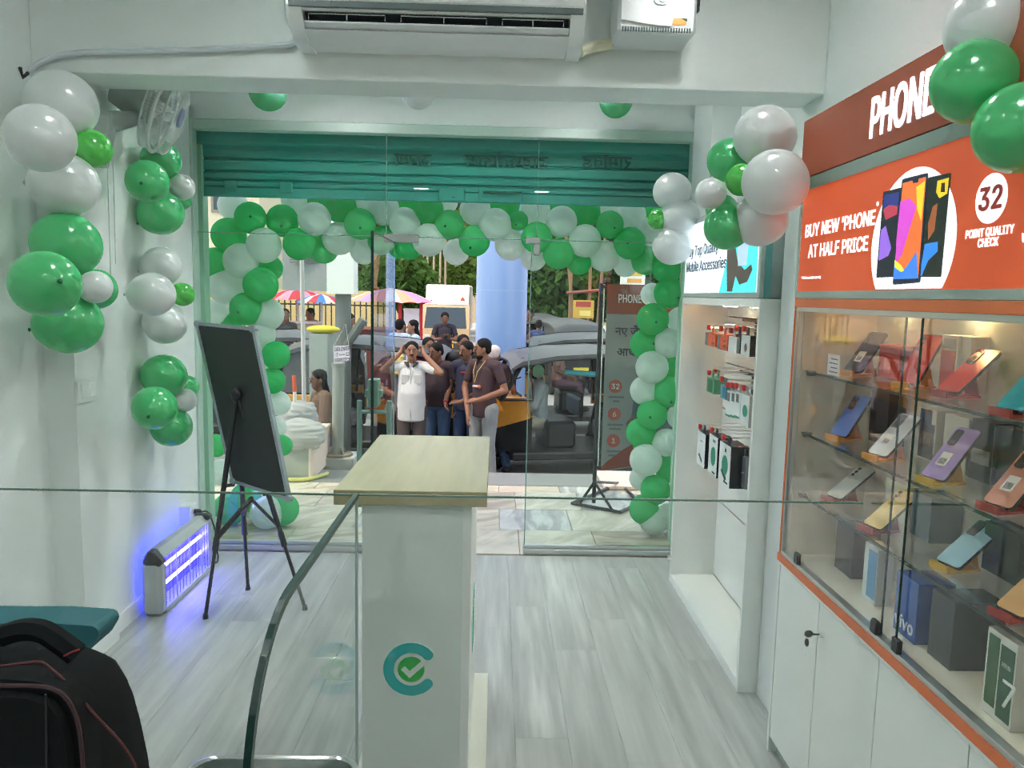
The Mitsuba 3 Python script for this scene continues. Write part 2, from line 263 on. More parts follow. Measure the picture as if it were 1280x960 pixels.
# entrance glazing: two fixed sheets, a pane over the doorway, a leaf swung into the room
GX0, GX1 = -.63, .20
def sheet(x0, x1, y, z0, z1):
    v = np.array([[x0, y, z0], [x1, y, z0], [x1, y, z1], [x0, y, z1]], float)
    return trimesh.Trimesh(v, [[0, 1, 2], [0, 2, 3]], process=False)
w1 = struct('window_1', sheet(-1.85, GX0-.005, YD-.01, .05, 1.99), 'mat_green_glass', 'fixed glass sheet left of the doorway', smooth=False)
part(w1, 'glass_edge', bx(GX0-.011, GX0-.005, YD-.016, YD-.004, .05, 1.99), 'mat_glass_edge_light', smooth=False)
part(w1, 'bottom_channel', cat_(bx(-1.84, GX0, YD-.05, YD+.03, 0, .035, .004), bx(-1.84, GX0, YD-.025, YD+.01, .035, .055, .003)), 'mat_alu', smooth=False)
w2 = struct('window_2', sheet(GX1+.005, 1.17, YD-.01, .05, 1.99), 'mat_green_glass', 'fixed glass sheet right of the doorway', smooth=False)
part(w2, 'glass_edge', bx(GX1+.005, GX1+.011, YD-.016, YD-.004, .05, 1.99), 'mat_glass_edge_light', smooth=False)
part(w2, 'bottom_channel', cat_(bx(GX1, 1.17, YD-.05, YD+.03, 0, .035, .004), bx(GX1, 1.17, YD-.025, YD+.01, .035, .055, .003)), 'mat_alu', smooth=False)
part(w2, 'corner_patch', cat_(bx(GX1-.03, GX1+.06, YD-.03, YD+.01, 1.97, 2.01, .003), bx(GX1+.02, GX1+.06, YD-.03, YD+.01, 1.90, 1.97, .003)), 'mat_steel_grey', smooth=False)
w3 = struct('window_3', cat_(sheet(-1.85, -.69, YD-.01, 2.0, 2.6), sheet(-.685, .235, YD-.01, 2.0, 2.6), sheet(.24, 1.17, YD-.01, 2.0, 2.6)), 'mat_green_glass', 'glass over the doorway and its side sheets', smooth=False)
part(w3, 'glass_edge', cat_(bx(-.69, -.685, YD-.015, YD-.005, 2.0, 2.6), bx(.235, .24, YD-.015, YD-.005, 2.0, 2.6), bx(-1.85, 1.17, YD-.014, YD-.006, 1.992, 1.997)), 'mat_glass_edge_light', smooth=False)
part(w3, 'hinge_patch', bx(-.70, -.49, YD-.03, YD+.01, 1.96, 2.01, .003), 'mat_steel_grey', smooth=False)
dX = -.63; dY0 = 3.88
lf = np.array([[dX, dY0, .012], [dX, YD-.03, .012], [dX, YD-.03, 1.955], [dX, dY0, 1.955]])
dk = struct('door_1', trimesh.Trimesh(lf, [[0, 1, 2], [0, 2, 3]], process=False), 'mat_glass', 'clear glass door leaf swung open into the shop', smooth=False)
part(dk, 'glass_edge', cat_(bx(dX-.007, dX+.007, dY0-.004, dY0+.002, .012, 1.955), bx(dX-.005, dX+.005, dY0, YD-.03, 1.953, 1.958)), 'mat_glass_edge', smooth=False)
gm = C(116, 146, 134, .35, .2)
hy = dY0+.07
lo = part(dk, 'lock', cat_(bx(dX-.028, dX+.028, hy-.05, hy+.03, 1.06, 1.205, .004), bx(dX-.045, dX+.045, hy-.03, hy+.01, 1.11, 1.15, .004), bx(dX-.02, dX+.02, hy-.052, hy-.05, 1.08, 1.10)), gm, 'green lock case clamped on the glass', smooth=False)
for s in (-1, 1):
    xx = dX+s*.078
    part(dk, 'handle', cat_(cyl((xx, hy, .52), (xx, hy, 1.09), .014, n=12), cyl((dX, hy, .66), (xx, hy, .66), .011), cyl((dX, hy, 1.03), (xx, hy, 1.03), .011)), gm, 'green upright pull bar')

# lamps: round downlights in the ceiling
def downlight(x, y, z, r, s, lab):
    k = thing('downlight', lab, 'ceiling light', 'round ceiling downlights')
    part(k, 'trim_ring', extr(Point(x, y).buffer(r+.02).difference(Point(x, y).buffer(r)), .008, np.array([[1, 0, 0, 0], [0, 1, 0, 0], [0, 0, 1, z-.0085], [0, 0, 0, 1.0]])), 'mat_white_trim')
    t = np.arange(28)*2*PI/28
    v = np.vstack([np.c_[x+r*np.cos(t), y+r*np.sin(t), t*0+z-.006], [[x, y, z-.006]]])
    i = np.arange(28)
    part(k, 'diffuser', trimesh.Trimesh(v, np.c_[(i+1) % 28, i, i*0+28], process=False), 'mat_white_trim', smooth=False, **E('l', 245, 255, 252, s))
for x, y, s, lab in LAMPS:
    downlight(x, y, ZC if y < 3.2 else 2.88, .10 if y < 3.2 else .09, s, lab)
# ---------------------------------------------------------------- interior fixtures
WP = M('white_plastic', (.76, .78, .775), .3, coat=.4)
GP = M('grey_plastic', (.50, .53, .52), .35)
DK = 'mat_black_plastic'
# air conditioner on the beam
ac = thing('air_conditioner', 'white split air conditioner high on the beam', 'air conditioner')
prof = [(3.209, 2.97), (2.985, 2.97), (2.97, 2.95), (2.968, 2.70), (2.985, 2.688), (3.12, 2.70), (3.12, 2.637), (3.022, 2.634), (3.09, 2.606), (3.13, 2.600), (3.209, 2.606)]
def extx(prof, x0, x1):
    return extr(Polygon(prof), x1-x0, np.array([[0, 0, 1, x0], [1, 0, 0, 0], [0, 1, 0, 0], [0, 0, 0, 1.0]]))
part(ac, 'body', extx(prof, -.745, .255), WP, smooth=20)
endp = [(3.209, 2.97), (2.985, 2.97), (2.965, 2.95), (2.963, 2.70), (2.99, 2.66), (3.05, 2.612), (3.09, 2.598), (3.209, 2.598)]
for a, b in ((-.80, -.745), (.255, .31)): part(ac, 'end_cap', extx(endp, a, b), WP, smooth=20)
part(ac, 'front_panel', bx(-.80, .31, 2.954, 2.972, 2.715, 2.97, .006), WP)
part(ac, 'panel_gap', bx(-.79, .30, 2.957, 2.974, 2.694, 2.7145), C(92, 102, 102, .5))
part(ac, 'outlet', extx([(3.0, 2.689), (3.11, 2.697), (3.118, 2.638), (3.10, 2.639)], -.74, .25), C(28, 34, 38, .5), smooth=False)
part(ac, 'flap', extx([(2.996, 2.650), (3.03, 2.637), (3.03, 2.643), (2.998, 2.657)], -.742, .252), WP, smooth=False)
for i, (a, b) in enumerate(((-.725, -.44), (-.38, -.06), (0, .23))):
    lv = part(ac, 'louver', cat_(tube([(a, 2.997, 2.660), (a, 2.992, 2.680), (b, 2.992, 2.680), (b, 2.997, 2.660)], .0022, 6), bx((a+b)/2-.002, (a+b)/2+.002, 2.993, 3.0, 2.660, 2.680)), GP)
part(ac, 'reflective_badge', bx(-.735, -.728, 2.950, 2.955, 2.735, 2.80), C(240, 244, 244, .2))
# pipes of the air conditioner
pp = obj('wrapped_pipe', tube(spline([aty(358, -14, 3.19), aty(360, 20, 3.19), aty(368, 52, 3.185), aty(330, 58, 3.19), aty(250, 62, 3.19), aty(150, 64.5, 3.19), aty(85, 67, 3.19), aty(55, 76, 3.19), aty(42, 84, 3.19), aty(33, 93, 3.19)], 6), .0115, 10), C(196, 202, 206, .6),
         'grey tape-wrapped pipe running along the beam left of the air conditioner', 'pipe')
part(pp, 'black_end', tube([aty(36, 90, 3.19), aty(27, 97, 3.15), aty(25, 84, 3.13)], .008, 6), DK)
obj('drain_pipe', tube(spline([(.312, 3.15, 2.62), (.36, 3.17, 2.645), (.44, 3.17, 2.66)], 5), .022, 10), C(214, 212, 184, .5), 'short cream pipe between the air conditioner and the voltage stabilizer', 'pipe')
# voltage stabilizer
st = thing('voltage_stabilizer', 'white voltage stabilizer box hanging on the beam right of the air conditioner', 'voltage stabilizer')
sx0, sx1 = .435, .735
part(st, 'body', bx(sx0, sx1, 3.0, 3.209, 2.60, 2.95, .012), M('stab_white', (.66, .685, .68), .4))
arc = Polygon([(sx0+.012, 2.645)]+[(sx0+.012+.19*t/10, 2.645-.02*math.sin(PI*t/10*.5)) for t in range(11)]+[(sx0+.205+.05*math.sin(t/10*PI/2), 2.64+.30*t/10) for t in range(11)]+[(sx0+.012, 2.94)])
XZ = lambda y: np.array([[1, 0, 0, 0], [0, 0, -1, y], [0, 1, 0, 0], [0, 0, 0, 1.0]])
part(st, 'raised_front', extr(arc, .012, XZ(3.0)), WP, smooth=40)
part(st, 'dial', cat_(extr(affinity.translate(affinity.scale(Point(0, 0).buffer(.028), 1, .62), .595, 2.715), .02, XZ(3.0))), GP)
part(st, 'display', extr(affinity.translate(affinity.scale(Point(0, 0).buffer(.014), 1, .5), .600, 2.713), .003, XZ(2.98)), C(40, 70, 66, .2))
part(st, 'sticker', extr(rrect(.062, .024, .008, .665, 2.645), .002, XZ(3.0)), C(236, 150, 40, .4))
part(st, 'sticker_corner', extr(Polygon([(.697, 2.645), (.697, 2.657), (.675, 2.657)]), .0028, XZ(3.0)), C(48, 60, 40, .4))
for i in range(26):
    part(st, 'vent', bx(sx0+.018+i*.0102, sx0+.0225+i*.0102, 2.997, 3.002, 2.606, 2.622), C(70, 82, 82, .6), smooth=False)
part(st, 'hook', tube([(sx1, 3.04, 2.80), (sx1+.014, 3.04, 2.76), (sx1+.012, 3.04, 2.70), (sx1, 3.04, 2.69)], .006, 6), DK)
for k in [k for k in scene if k.startswith(st+'__')]: scene[k]['to_world'] = T().translate([0, 0, .047])
# wall fan
fan = thing('wall_fan', 'grey caged wall fan on an arm under the beam at the left wall', 'fan')
fm = M('fan_grey', (.33, .36, .35), .4)
fc = aty(209, 141, 3.64); fn = unit((.92, .22, -.33)); fu = unit(np.cross(fn, (0, 1, .1))); fv = np.cross(fn, fu)
by_ = atx(124, 170, -1.74)[1]; fe = fc - fn*.12 + np.array([0, 0, -.07])
part(fan, 'bracket', hull(bx(-1.76, -1.73, by_-.05, by_+.05, 2.17, 2.40).vertices, bx(-1.76, -1.68, by_-.03, by_+.03, 2.33, 2.40).vertices), fm)
part(fan, 'arm', hull(bx(-1.74, -1.69, by_-.03, by_+.03, 2.32, 2.40).vertices, ell(fe, .03, .03, .03, 1).vertices), fm)
part(fan, 'pivot', cyl(fe-np.array([0, .04, 0]), fe+np.array([0, .04, 0]), .022), DK)
part(fan, 'motor_housing', cat_(cyl(fc-fn*.24, fc-fn*.17, .05, .072, 20), cyl(fc-fn*.17, fc-fn*.04, .072, .068, 20)), fm)
RF = .185
cg = M('fan_cage', (.58, .61, .60), .35)
for j, (off, rr_) in enumerate(((-.06, RF), (.03, RF), (-.015, RF+.006))):
    t = np.linspace(0, 2*PI, 41)[:-1]
    part(fan, 'cage_ring', tube([fc+fn*off+rr_*(math.cos(a)*fu+math.sin(a)*fv) for a in t], .0045 if j < 2 else .009, 6, closed=True), cg)
wires = []
for k in range(72):
    a = 2*PI*k/72; d = math.cos(a)*fu+math.sin(a)*fv
    wires.append(tube([fc+fn*.055+d*.045, fc+fn*.06+d*.12, fc+fn*.03+d*RF, fc-fn*.06+d*RF, fc-fn*.065+d*.08], .0013, 4))
part(fan, 'cage_wire', cat_(wires), cg, kind='stuff')
part(fan, 'centre_badge', cyl(fc+fn*.048, fc+fn*.066, .05, .042, 24), C(118, 120, 150, .3))
for k in range(3):
    a = 2*PI*k/3+.4; pts = []
    for r_, w, tw in ((.04, .03, .03), (.11, .07, .025), (.18, .075, .015)):
        for s_ in (-1, 1):
            b = a+s_*w/r_*.5
            pts.append(fc-fn*.015+r_*(math.cos(b)*fu+math.sin(b)*fv)+fn*s_*tw)
    pts = np.array(pts)
    part(fan, 'blade', trimesh.Trimesh(np.vstack([pts, pts+fn*.003]), [[0, 1, 3], [0, 3, 2], [2, 3, 5], [2, 5, 4], [6, 9, 7], [6, 8, 9], [8, 11, 9], [8, 10, 11]], process=False), C(190, 198, 196, .3), smooth=False)
part(fan, 'pull_cord', cat_(tube(spline([(-1.70, by_+.03, 2.2), (-1.70, by_+.03, 2.1), (-1.705, by_+.03, 1.75)], 5), .0022, 5), tube(spline([(-1.70, by_-.02, 2.2), (-1.70, by_-.02, 2.1), (-1.705, by_-.02, 1.62)], 5), .0022, 5)), C(186, 196, 190, .5))
# switches and the insect lamp
sw = thing('switch_plate', 'white double switch plate on the left wall beneath the green balloons', 'switch')
a, b = atx(94, 476, -1.755), atx(117, 500, -1.755)
part(sw, 'plate', bx(-1.76, -1.742, a[1], b[1], b[2], a[2], .004), WP)
for t in (.25, .75):
    y = a[1]+(b[1]-a[1])*t
    part(sw, 'rocker', bx(-1.745, -1.737, y-.022, y+.022, b[2]+.02, a[2]-.02, .003), 'mat_white_trim')
so = thing('power_socket', 'white wall socket with a plug above the insect lamp', 'socket')
sp = atx(236, 641, -1.80)
part(so, 'box', bx(-1.86, -1.77, sp[1]-.06, sp[1]+.05, sp[2]-.055, sp[2]+.055, .006), WP)
part(so, 'plug', cyl((-1.77, sp[1]+.01, sp[2]+.005), (-1.735, sp[1]+.01, sp[2]+.005), .016), DK)
zp = thing('insect_lamp', 'silver insect killer lamp glowing blue on the floor against the left wall', 'insect lamp')
zx0, zx1, zy0, zy1, zh = -1.755, -1.655, 3.70, 4.40, .335
part(zp, 'end_cap', hull(bx(zx0, zx1, zy0, zy0+.075, .0, zh-.06, .02).vertices, bx(zx0+.02, zx1-.03, zy0, zy0+.07, .1, zh, .02).vertices), M('zap_silver', (.42, .45, .43), .35, metal=.5))
part(zp, 'end_cap', bx(zx0, zx1, zy1-.03, zy1, .0, zh-.02, .015), 'mat_zap_silver')
part(zp, 'corner_cover', hull(bx(zx0+.01, zx1+.004, zy0-.004, zy0+.06, zh-.075, zh-.03, .015).vertices, bx(zx0+.03, zx1-.03, zy0, zy0+.06, zh-.02, zh+.006, .008).vertices), DK)
part(zp, 'corner_cover', bx(zx0+.01, zx1, zy1-.05, zy1+.004, zh-.03, zh+.006, .01), DK)
part(zp, 'top_rail', hull(bx(zx0+.01, zx1-.01, zy0+.06, zy1-.03, zh-.05, zh-.035, .004).vertices, bx(zx0+.02, zx1-.035, zy0+.06, zy1-.03, zh-.02, zh, .004).vertices), 'mat_zap_silver')
part(zp, 'base_rail', bx(zx0, zx1, zy0+.06, zy1-.03, 0, .03, .004), 'mat_zap_silver')
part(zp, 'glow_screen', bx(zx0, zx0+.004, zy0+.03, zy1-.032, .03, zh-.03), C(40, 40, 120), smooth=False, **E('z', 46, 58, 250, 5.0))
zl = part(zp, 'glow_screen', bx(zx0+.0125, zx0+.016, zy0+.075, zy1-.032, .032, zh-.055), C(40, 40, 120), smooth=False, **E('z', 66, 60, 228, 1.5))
for z in (.12, .215):
    part(zp, 'tube_lamp', cyl((zx0+.05, zy0+.08, z), (zx0+.05, zy1-.05, z), .009, n=10), C(220, 220, 255), **E('t', 120, 112, 255, 30))
for k in range(14):
    y = zy0+.085+k*(zy1-zy0-.14)/13
    part(zp, 'grid_wire', cyl((zx1-.012, y, .03), (zx1-.012, y, zh-.05), .0014, n=5), C(50, 50, 110, .4), smooth=False)
for k in range(3):
    y = zy0+.20+k*.17
    part(zp, 'guard_bar', bx(zx1-.006, zx1-.001, y-.002, y+.002, .03, zh-.045), 'mat_zap_silver', smooth=False)
obj('lamp_cord', tube(spline([(-1.738, sp[1]+.01, sp[2]+.005), (-1.70, sp[1]+.04, sp[2]-.01), (-1.68, sp[1]+.09, sp[2]-.14), (-1.68, 4.5, .12), (-1.66, 4.49, .05), (-1.66, 4.47, .012), (-1.69, 4.44, .03), (-1.70, 4.415, .05)], 6), .005, 6), DK, 'black cord from the wall socket down to the insect lamp', 'cord')

# display board on an easel, its back to us
ez = thing('easel', 'black folding tripod easel carrying the display board at the left', 'easel')
apex = aty(296, 497, 3.86)
feet = [atz(257, 773, 0), atz(381, 762, 0), atz(310, 737, 0)]
BM = 'mat_black_metal'
for q in feet:
    top = apex+np.array([0, 0, .02])
    lg = part(ez, 'leg', cat_(cyl(top, q+(top-q)*.3, .013, n=10), cyl(q+(top-q)*.32, q+np.array([0, 0, .012]), .009, n=10), cyl(q+(top-q)*.36, q+(top-q)*.30, .0155, n=10)), BM)
    part(lg, 'rubber_foot', cyl(q, q+np.array([0, 0, .025]), .014, .011, 10), DK)
part(ez, 'hub', ell(apex+np.array([0, -.01, .02]), .03, .025, .035, 2), BM)
def leg_at(i, z): q = feet[i]; return q+(apex+np.array([0, 0, .02])-q)*(z/(apex[2]+.02))
mid = (leg_at(0, .5)+leg_at(1, .5))/2+np.array([.03, -.03, .10])
part(ez, 'spreader', cat_(hull(ell(leg_at(0, .40), .014, .014, .014, 1).vertices, ell(mid, .014, .014, .014, 1).vertices), cyl(mid, leg_at(1, .44), .008), cyl(mid, leg_at(2, .45), .008)), BM)
rest = [leg_at(0, .62)+np.array([.02, -.01, 0]), leg_at(1, .62)+np.array([.02, -.01, 0])]
part(ez, 'support_peg', cyl(leg_at(0, .66), aty(292, 606, 3.88), .009), BM); part(ez, 'support_peg', cyl(leg_at(1, .62), aty(330, 618, 3.80), .009), BM)
bd = thing('display_board', 'tall dark-backed display board in a rounded silver frame leaning on the easel', 'display board')
TL, TR, BR, BL = aty(243, 402, 4.00), aty(317, 409, 3.86), aty(362, 627, 3.70), aty(289, 603, 3.86)
bn = unit(np.cross(TR-TL, BL-TL)); bn = bn if bn[1] > 0 else -bn
ctr = (TL+TR+BR+BL)/4
def bdq(u, v, d): return (TL*(1-u)+TR*u)*(1-v)+(BL*(1-u)+BR*u)*v+bn*d
def slab(u0, u1, v0, v1, d0, d1):
    return hull(np.array([bdq(u, v, d) for u in (u0, u1) for v in (v0, v1) for d in (d0, d1)]))
part(bd, 'back', slab(.02, .98, .005, .995, .004, .016), C(42, 47, 47, .6), smooth=False)
part(bd, 'front_sheet', slab(.02, .98, .005, .995, .017, .021), C(225, 228, 226, .4), smooth=False)
fr = C(150, 160, 166, .35, .4)
for u0, u1, v0, v1 in ((0, 1, 0, .022), (0, 1, .978, 1), (0, .045, .02, .98), (.955, 1, .02, .98)):
    part(bd, 'frame', slab(u0, u1, v0, v1, 0, .024), fr, smooth=False)
for u, v in ((0.0, 0.0), (1, 0), (0, 1), (1, 1)):
    uu, vv = .03 if u == 0 else .97, .012 if v == 0 else .988
    part(bd, 'corner_cap', cyl(bdq(uu, vv, -.003), bdq(uu, vv, .027), .018, n=14), fr)

# podium
pd = thing('podium', 'white reception podium with a pale wooden slanting top in the middle of the shop', 'podium')
def _wood(p, n, uv):
    g = fbm(p.x*30, p.y*2.5, p.z*30, 4)
    return mi.Color3f(.325, .295, .17)*(.84+.28*g)
M('pale_wood', proc(_wood), .32, spec=.5)
part(pd, 'top', bx(-.487, -.018, 2.275, 3.20, 1.003, 1.05, .002), 'mat_pale_wood', smooth=False)
part(pd, 'body', bx(-.40, -.065, 2.305, 3.06, .06, 1.003, .002), 'mat_laminate', smooth=False)
part(pd, 'front_sheet', bx(-.405, -.092, 2.30, 2.306, .06, 1.0, .001), M('podium_front', (.60, .66, .62), .3), smooth=False)
part(pd, 'plinth', bx(-.44, -.006, 2.29, 3.06, 0, .06, .002), C(218, 217, 205, .5), smooth=False)
def logo(o, x, y, R, par):
    m = frame3(o, x, y)
    ring = LineString([(R*.81*math.cos(a), R*.81*math.sin(a)) for a in np.radians(np.linspace(42, 318, 50))]).buffer(R*.19, cap_style='round')
    disc = Point(0, 0).buffer(R*.48, 24).difference(LineString([(-R*.30, R*.06), (-R*.05, -R*.20), (R*.62, R*.42)]).buffer(R*.10, cap_style='flat', join_style='mitre'))
    k = part(par, 'emblem_ring', extr(ring, .004, m), C(24, 158, 156, .3), 'teal C-shaped ring of the emblem')
    part(par, 'emblem_edge', extr(ring.buffer(.0022), .003, m), C(196, 214, 208, .3))
    part(par, 'emblem_disc', extr(disc, .004, m), C(34, 160, 58, .3), 'green disc with a tick')
    part(par, 'emblem_disc_edge', extr(disc.buffer(.002), .003, m), C(196, 214, 208, .3))
    return k
logo(aty(514, 836, 2.30), (1, 0, 0), (0, 0, 1), .088, pd)
logo(np.array([-.065, 2.62, .50]), (0, 1, 0), (0, 0, 1), .12, pd)

# glass counter between us and the shop: a tall sheet, and a bent top
gz, gy = 1.10, 2.035
gs = thing('glass_partition', 'clear upright glass sheet across the counter, its top edge a thin grey line', 'glass partition')
part(gs, 'sheet', sheet(-1.85, 1.025, gy, .25, gz), 'mat_glass', smooth=False)
part(gs, 'top_edge', bx(-1.85, 1.025, gy-.003, gy+.003, gz-.002, gz+.003), C(96, 118, 108, .25), smooth=False)
for x in (-1.80, .99): part(gs, 'stand', cat_(bx(x-.02, x+.02, gy-.02, gy+.02, 0, .3, .003)), 'mat_alu', smooth=False)
ct = thing('curved_glass_panel', 'clear glass counter end panel with a dark green curved edge, before the podium', 'glass panel')
cx0, th = -.372, .0075
prof = [(gy-.006, gz), (1.36, gz)]+[(1.36-.26*math.sin(a), gz-.26+.26*math.cos(a)) for a in np.linspace(.08, PI/2, 14)]+[(1.10, .45), (1.10, .2)]
mY = lambda x: np.array([[0, 0, 1, x], [1, 0, 0, 0], [0, 1, 0, 0], [0, 0, 0, 1.0]])
pt_ = [p_ for p_ in prof]+[(gy-.006, .2)]
v2, f2 = trimesh.creation.triangulate_polygon(Polygon(pt_), engine='earcut')
part(ct, 'sheet', trimesh.Trimesh(np.c_[np.full(len(v2), cx0), v2[:, 0], v2[:, 1]], f2, process=False), 'mat_end_glass', smooth=False)
part(ct, 'cut_edge', extr(LineString(prof).buffer(th, cap_style='flat', join_style='round'), .012, mY(cx0-.006)), 'mat_glass_edge', smooth=False)
part(ct, 'far_edge', bx(cx0-.004, cx0+.004, gy-.008, gy-.004, .2, gz), C(150, 168, 160, .3), smooth=False)
for y in (1.2, 1.9): part(ct, 'support', bx(cx0-.02, cx0+.02, y-.03, y+.03, 0, .21, .003), 'mat_alu', smooth=False)
sl = thing('chrome_stool', 'stool with a dark seat in a chrome rim behind the bent glass', 'stool')
tz = .50
seat = rrect(.40, .52, .06, -.517, 1.515)
XY = lambda z: np.array([[1, 0, 0, 0], [0, 1, 0, 0], [0, 0, 1, z], [0, 0, 0, 1.0]])
part(sl, 'seat', extr(seat.buffer(-.008), .03, XY(tz-.03)), C(52, 62, 60, .25))
rim = np.array(seat.exterior.coords)[:-1]
part(sl, 'rim', tube(np.c_[rim, np.full(len(rim), tz-.005)], .010, 8, closed=True), 'mat_chrome')
for dx in (-.15, .15):
    for dy in (-.2, .2):
        part(sl, 'leg', cyl((-.517+dx, 1.515+dy, 0), (-.517+dx*.9, 1.515+dy*.9, tz-.03), .012), 'mat_chrome')

# teal chair back and the backpack at the lower left
tc = thing('teal_chair', 'teal padded chair with its rounded back standing behind the backpack', 'chair')
tm = M('teal_fabric', (.010, .088, .105), .65)
pc = [aty(x, y, 1.22) for x, y in ((0, 779), (60, 779), (120, 783), (124, 793), (113, 812), (70, 838), (0, 842))]
pxz = Polygon([(-1.25, pc[0][2])]+[(p[0], p[2]) for p in pc]+[(-1.25, pc[-1][2])]).buffer(-.012).buffer(.012, quad_segs=4)
part(tc, 'backrest', extr(pxz, .07, XZ(1.29)), tm)
part(tc, 'seat', bx(-1.25, -.76, 1.30, 1.75, .42, .50, .03), tm)
for x in (-1.2, -.80):
    for y in (1.34, 1.70): part(tc, 'leg', cyl((x, y, 0), (x, y, .43), .014), 'mat_chrome')
    part(tc, 'back_post', cyl((x, 1.30, .45), (x, 1.255, pc[-1][2]+.03), .014), 'mat_chrome')
dsk = thing('desk', 'white desk under the backpack', 'desk')
part(dsk, 'top', bx(-1.5, -.30, .45, .98, .70, .74, .004), 'mat_laminate', smooth=False)
for x in (-1.46, -.34): part(dsk, 'side_panel', bx(x-.02, x+.02, .47, .96, 0, .70), 'mat_laminate', smooth=False)
bp = thing('backpack', 'black backpack with dark red piping standing nearest to the camera at left', 'backpack')
fab = M('bag_black', (.0045, .0055, .0065), .8, spec=.2); red = C(66, 22, 26, .6); fab2 = M('bag_black_two', (.003, .0035, .0045), .75, spec=.2)
BY = .74
def bagout(pts, Y=None): return Polygon([(aty(x, y, Y or BY)[0], aty(x, y, Y or BY)[2]) for x, y in pts])
out = bagout([(-150, 1400), (-200, 1100), (-170, 900), (-110, 826), (-60, 806), (0, 800), (70, 806), (110, 818), (138, 834), (158, 868), (170, 912), (180, 960), (188, 1040), (190, 1400)], BY+.17)
zb = .742
out = Polygon([(x, max(z, zb)) for x, z in out.exterior.coords]).buffer(-.02).buffer(.02, quad_segs=6)
lay = []
for t in np.linspace(0, 1, 7):
    s_ = 1-(1-min(t/.8, 1))**2 if t < .8 else 1-((t-.8)/.2)**2*.5
    g = out.buffer(-.045*(1-s_)-.001)
    r_ = np.array(g.exterior.interpolate(np.linspace(0, 1, 90)[:-1], normalized=True).xy if False else [g.exterior.interpolate(q, normalized=True).coords[0] for q in np.linspace(0, 1, 90)[:-1]])
    lay.append(np.c_[r_[:, 0], np.full(len(r_), BY+.02+t*.2), np.maximum(r_[:, 1], zb)])
k = len(lay[0]); v = np.vstack(lay+[[lay[0].mean(0)], [lay[-1].mean(0)]]); f = []
for i in range(6):
    for q in range(k):
        w = (q+1) % k; f += [[i*k+q, i*k+w, i*k+k+w], [i*k+q, i*k+k+w, i*k+k+q]]
for q in range(k):
    w = (q+1) % k; f += [[w, q, 7*k], [6*k+q, 6*k+w, 7*k+1]]
bm = trimesh.Trimesh(v, f, process=False); trimesh.repair.fix_normals(bm)
part(bp, 'body', bm, fab, smooth=50)
pk = bagout([(-90, 1300), (-90, 900), (-40, 858), (0, 852), (40, 855), (74, 866), (92, 888), (102, 925), (104, 960), (106, 1300)])
pk = Polygon([(x, max(z, zb+.005)) for x, z in pk.exterior.coords]).buffer(-.015).buffer(.015, quad_segs=5)
part(bp, 'front_pocket', cat_(extr(pk, .03, XZ(BY+.035)), extr(pk.buffer(-.012), .012, XZ(BY+.005))), fab2)
def bagline(pts, y, r_, name, mat): part(bp, name, tube(spline([aty(px_, py_, y) for px_, py_ in pts], 6), r_, 6), mat)
bagline([(-30, 838), (0, 833), (30, 829), (52, 828), (66, 838), (92, 862), (118, 893), (150, 927), (168, 955), (178, 985)], BY+.022, .0016, 'piping', red)
bagline([(0, 857), (50, 858), (75, 866), (90, 884), (99, 912), (104, 960), (106, 1010)], BY-.008, .0022, 'piping', C(48, 18, 22, .6))
bagline([(-60, 822), (-30, 803), (0, 795), (30, 787), (55, 790), (80, 806), (96, 818)], BY+.12, .013, 'carry_handle', fab)
bagline([(80, 820), (90, 815), (99, 812)], BY+.066, .0012, 'piping', C(120, 34, 36, .5))
part(bp, 'pocket_seam', tube([aty(57, 868, BY-.010), aty(58, 915, BY-.010), aty(58, 1000, BY-.010)], .0012, 5), DK)
# ---------------------------------------------------------------- accessory cabinet at the right of the door
LM = 'mat_laminate'
ax0, ax1, ay0, ay1 = 1.05, 1.325, 3.03, 4.31
cb = thing('accessory_cabinet', 'tall white open cabinet of hanging phone accessories right of the doorway', 'cabinet')
part(cb, 'end_panel', bx(ax0, ax1-.005, ay0, ay0+.022, 0, 1.66, .001), LM, smooth=False)
part(cb, 'end_panel', bx(ax0, ax1-.005, ay1-.022, ay1, 0, 1.66, .001), LM, smooth=False)
part(cb, 'base', bx(ax0+.002, ax1-.02, ay0+.022, ay1-.022, .0, .048, .001), LM, smooth=False)
part(cb, 'top_panel', bx(ax0+.002, ax1-.02, ay0+.022, ay1-.022, 1.625, 1.66, .001), LM, smooth=False)
zs = [.05, .50, .80, 1.04, 1.30, 1.56, 1.625]
for a, b in zip(zs[:-1], zs[1:]):
    part(cb, 'back_panel', bx(ax1-.02, ax1-.008, ay0+.022, ay1-.022, a+.003, b-.003), LM, smooth=False)
part(cb, 'back_recess', bx(ax1-.008, ax1-.004, ay0+.022, ay1-.022, .05, 1.625), DK, smooth=False)
part(cb, 'door_stop', cyl((ax0-.025, ay1-.03, .15), (ax0, ay1-.03, .15), .012, n=10), 'mat_chrome')
for y in (3.45, 3.9):
    part(cb, 'cabinet_light', cyl((1.20, y, 1.617), (1.20, y, 1.6245), .035, n=20), C(255, 220, 170), **E('w', 255, 186, 112, 90))
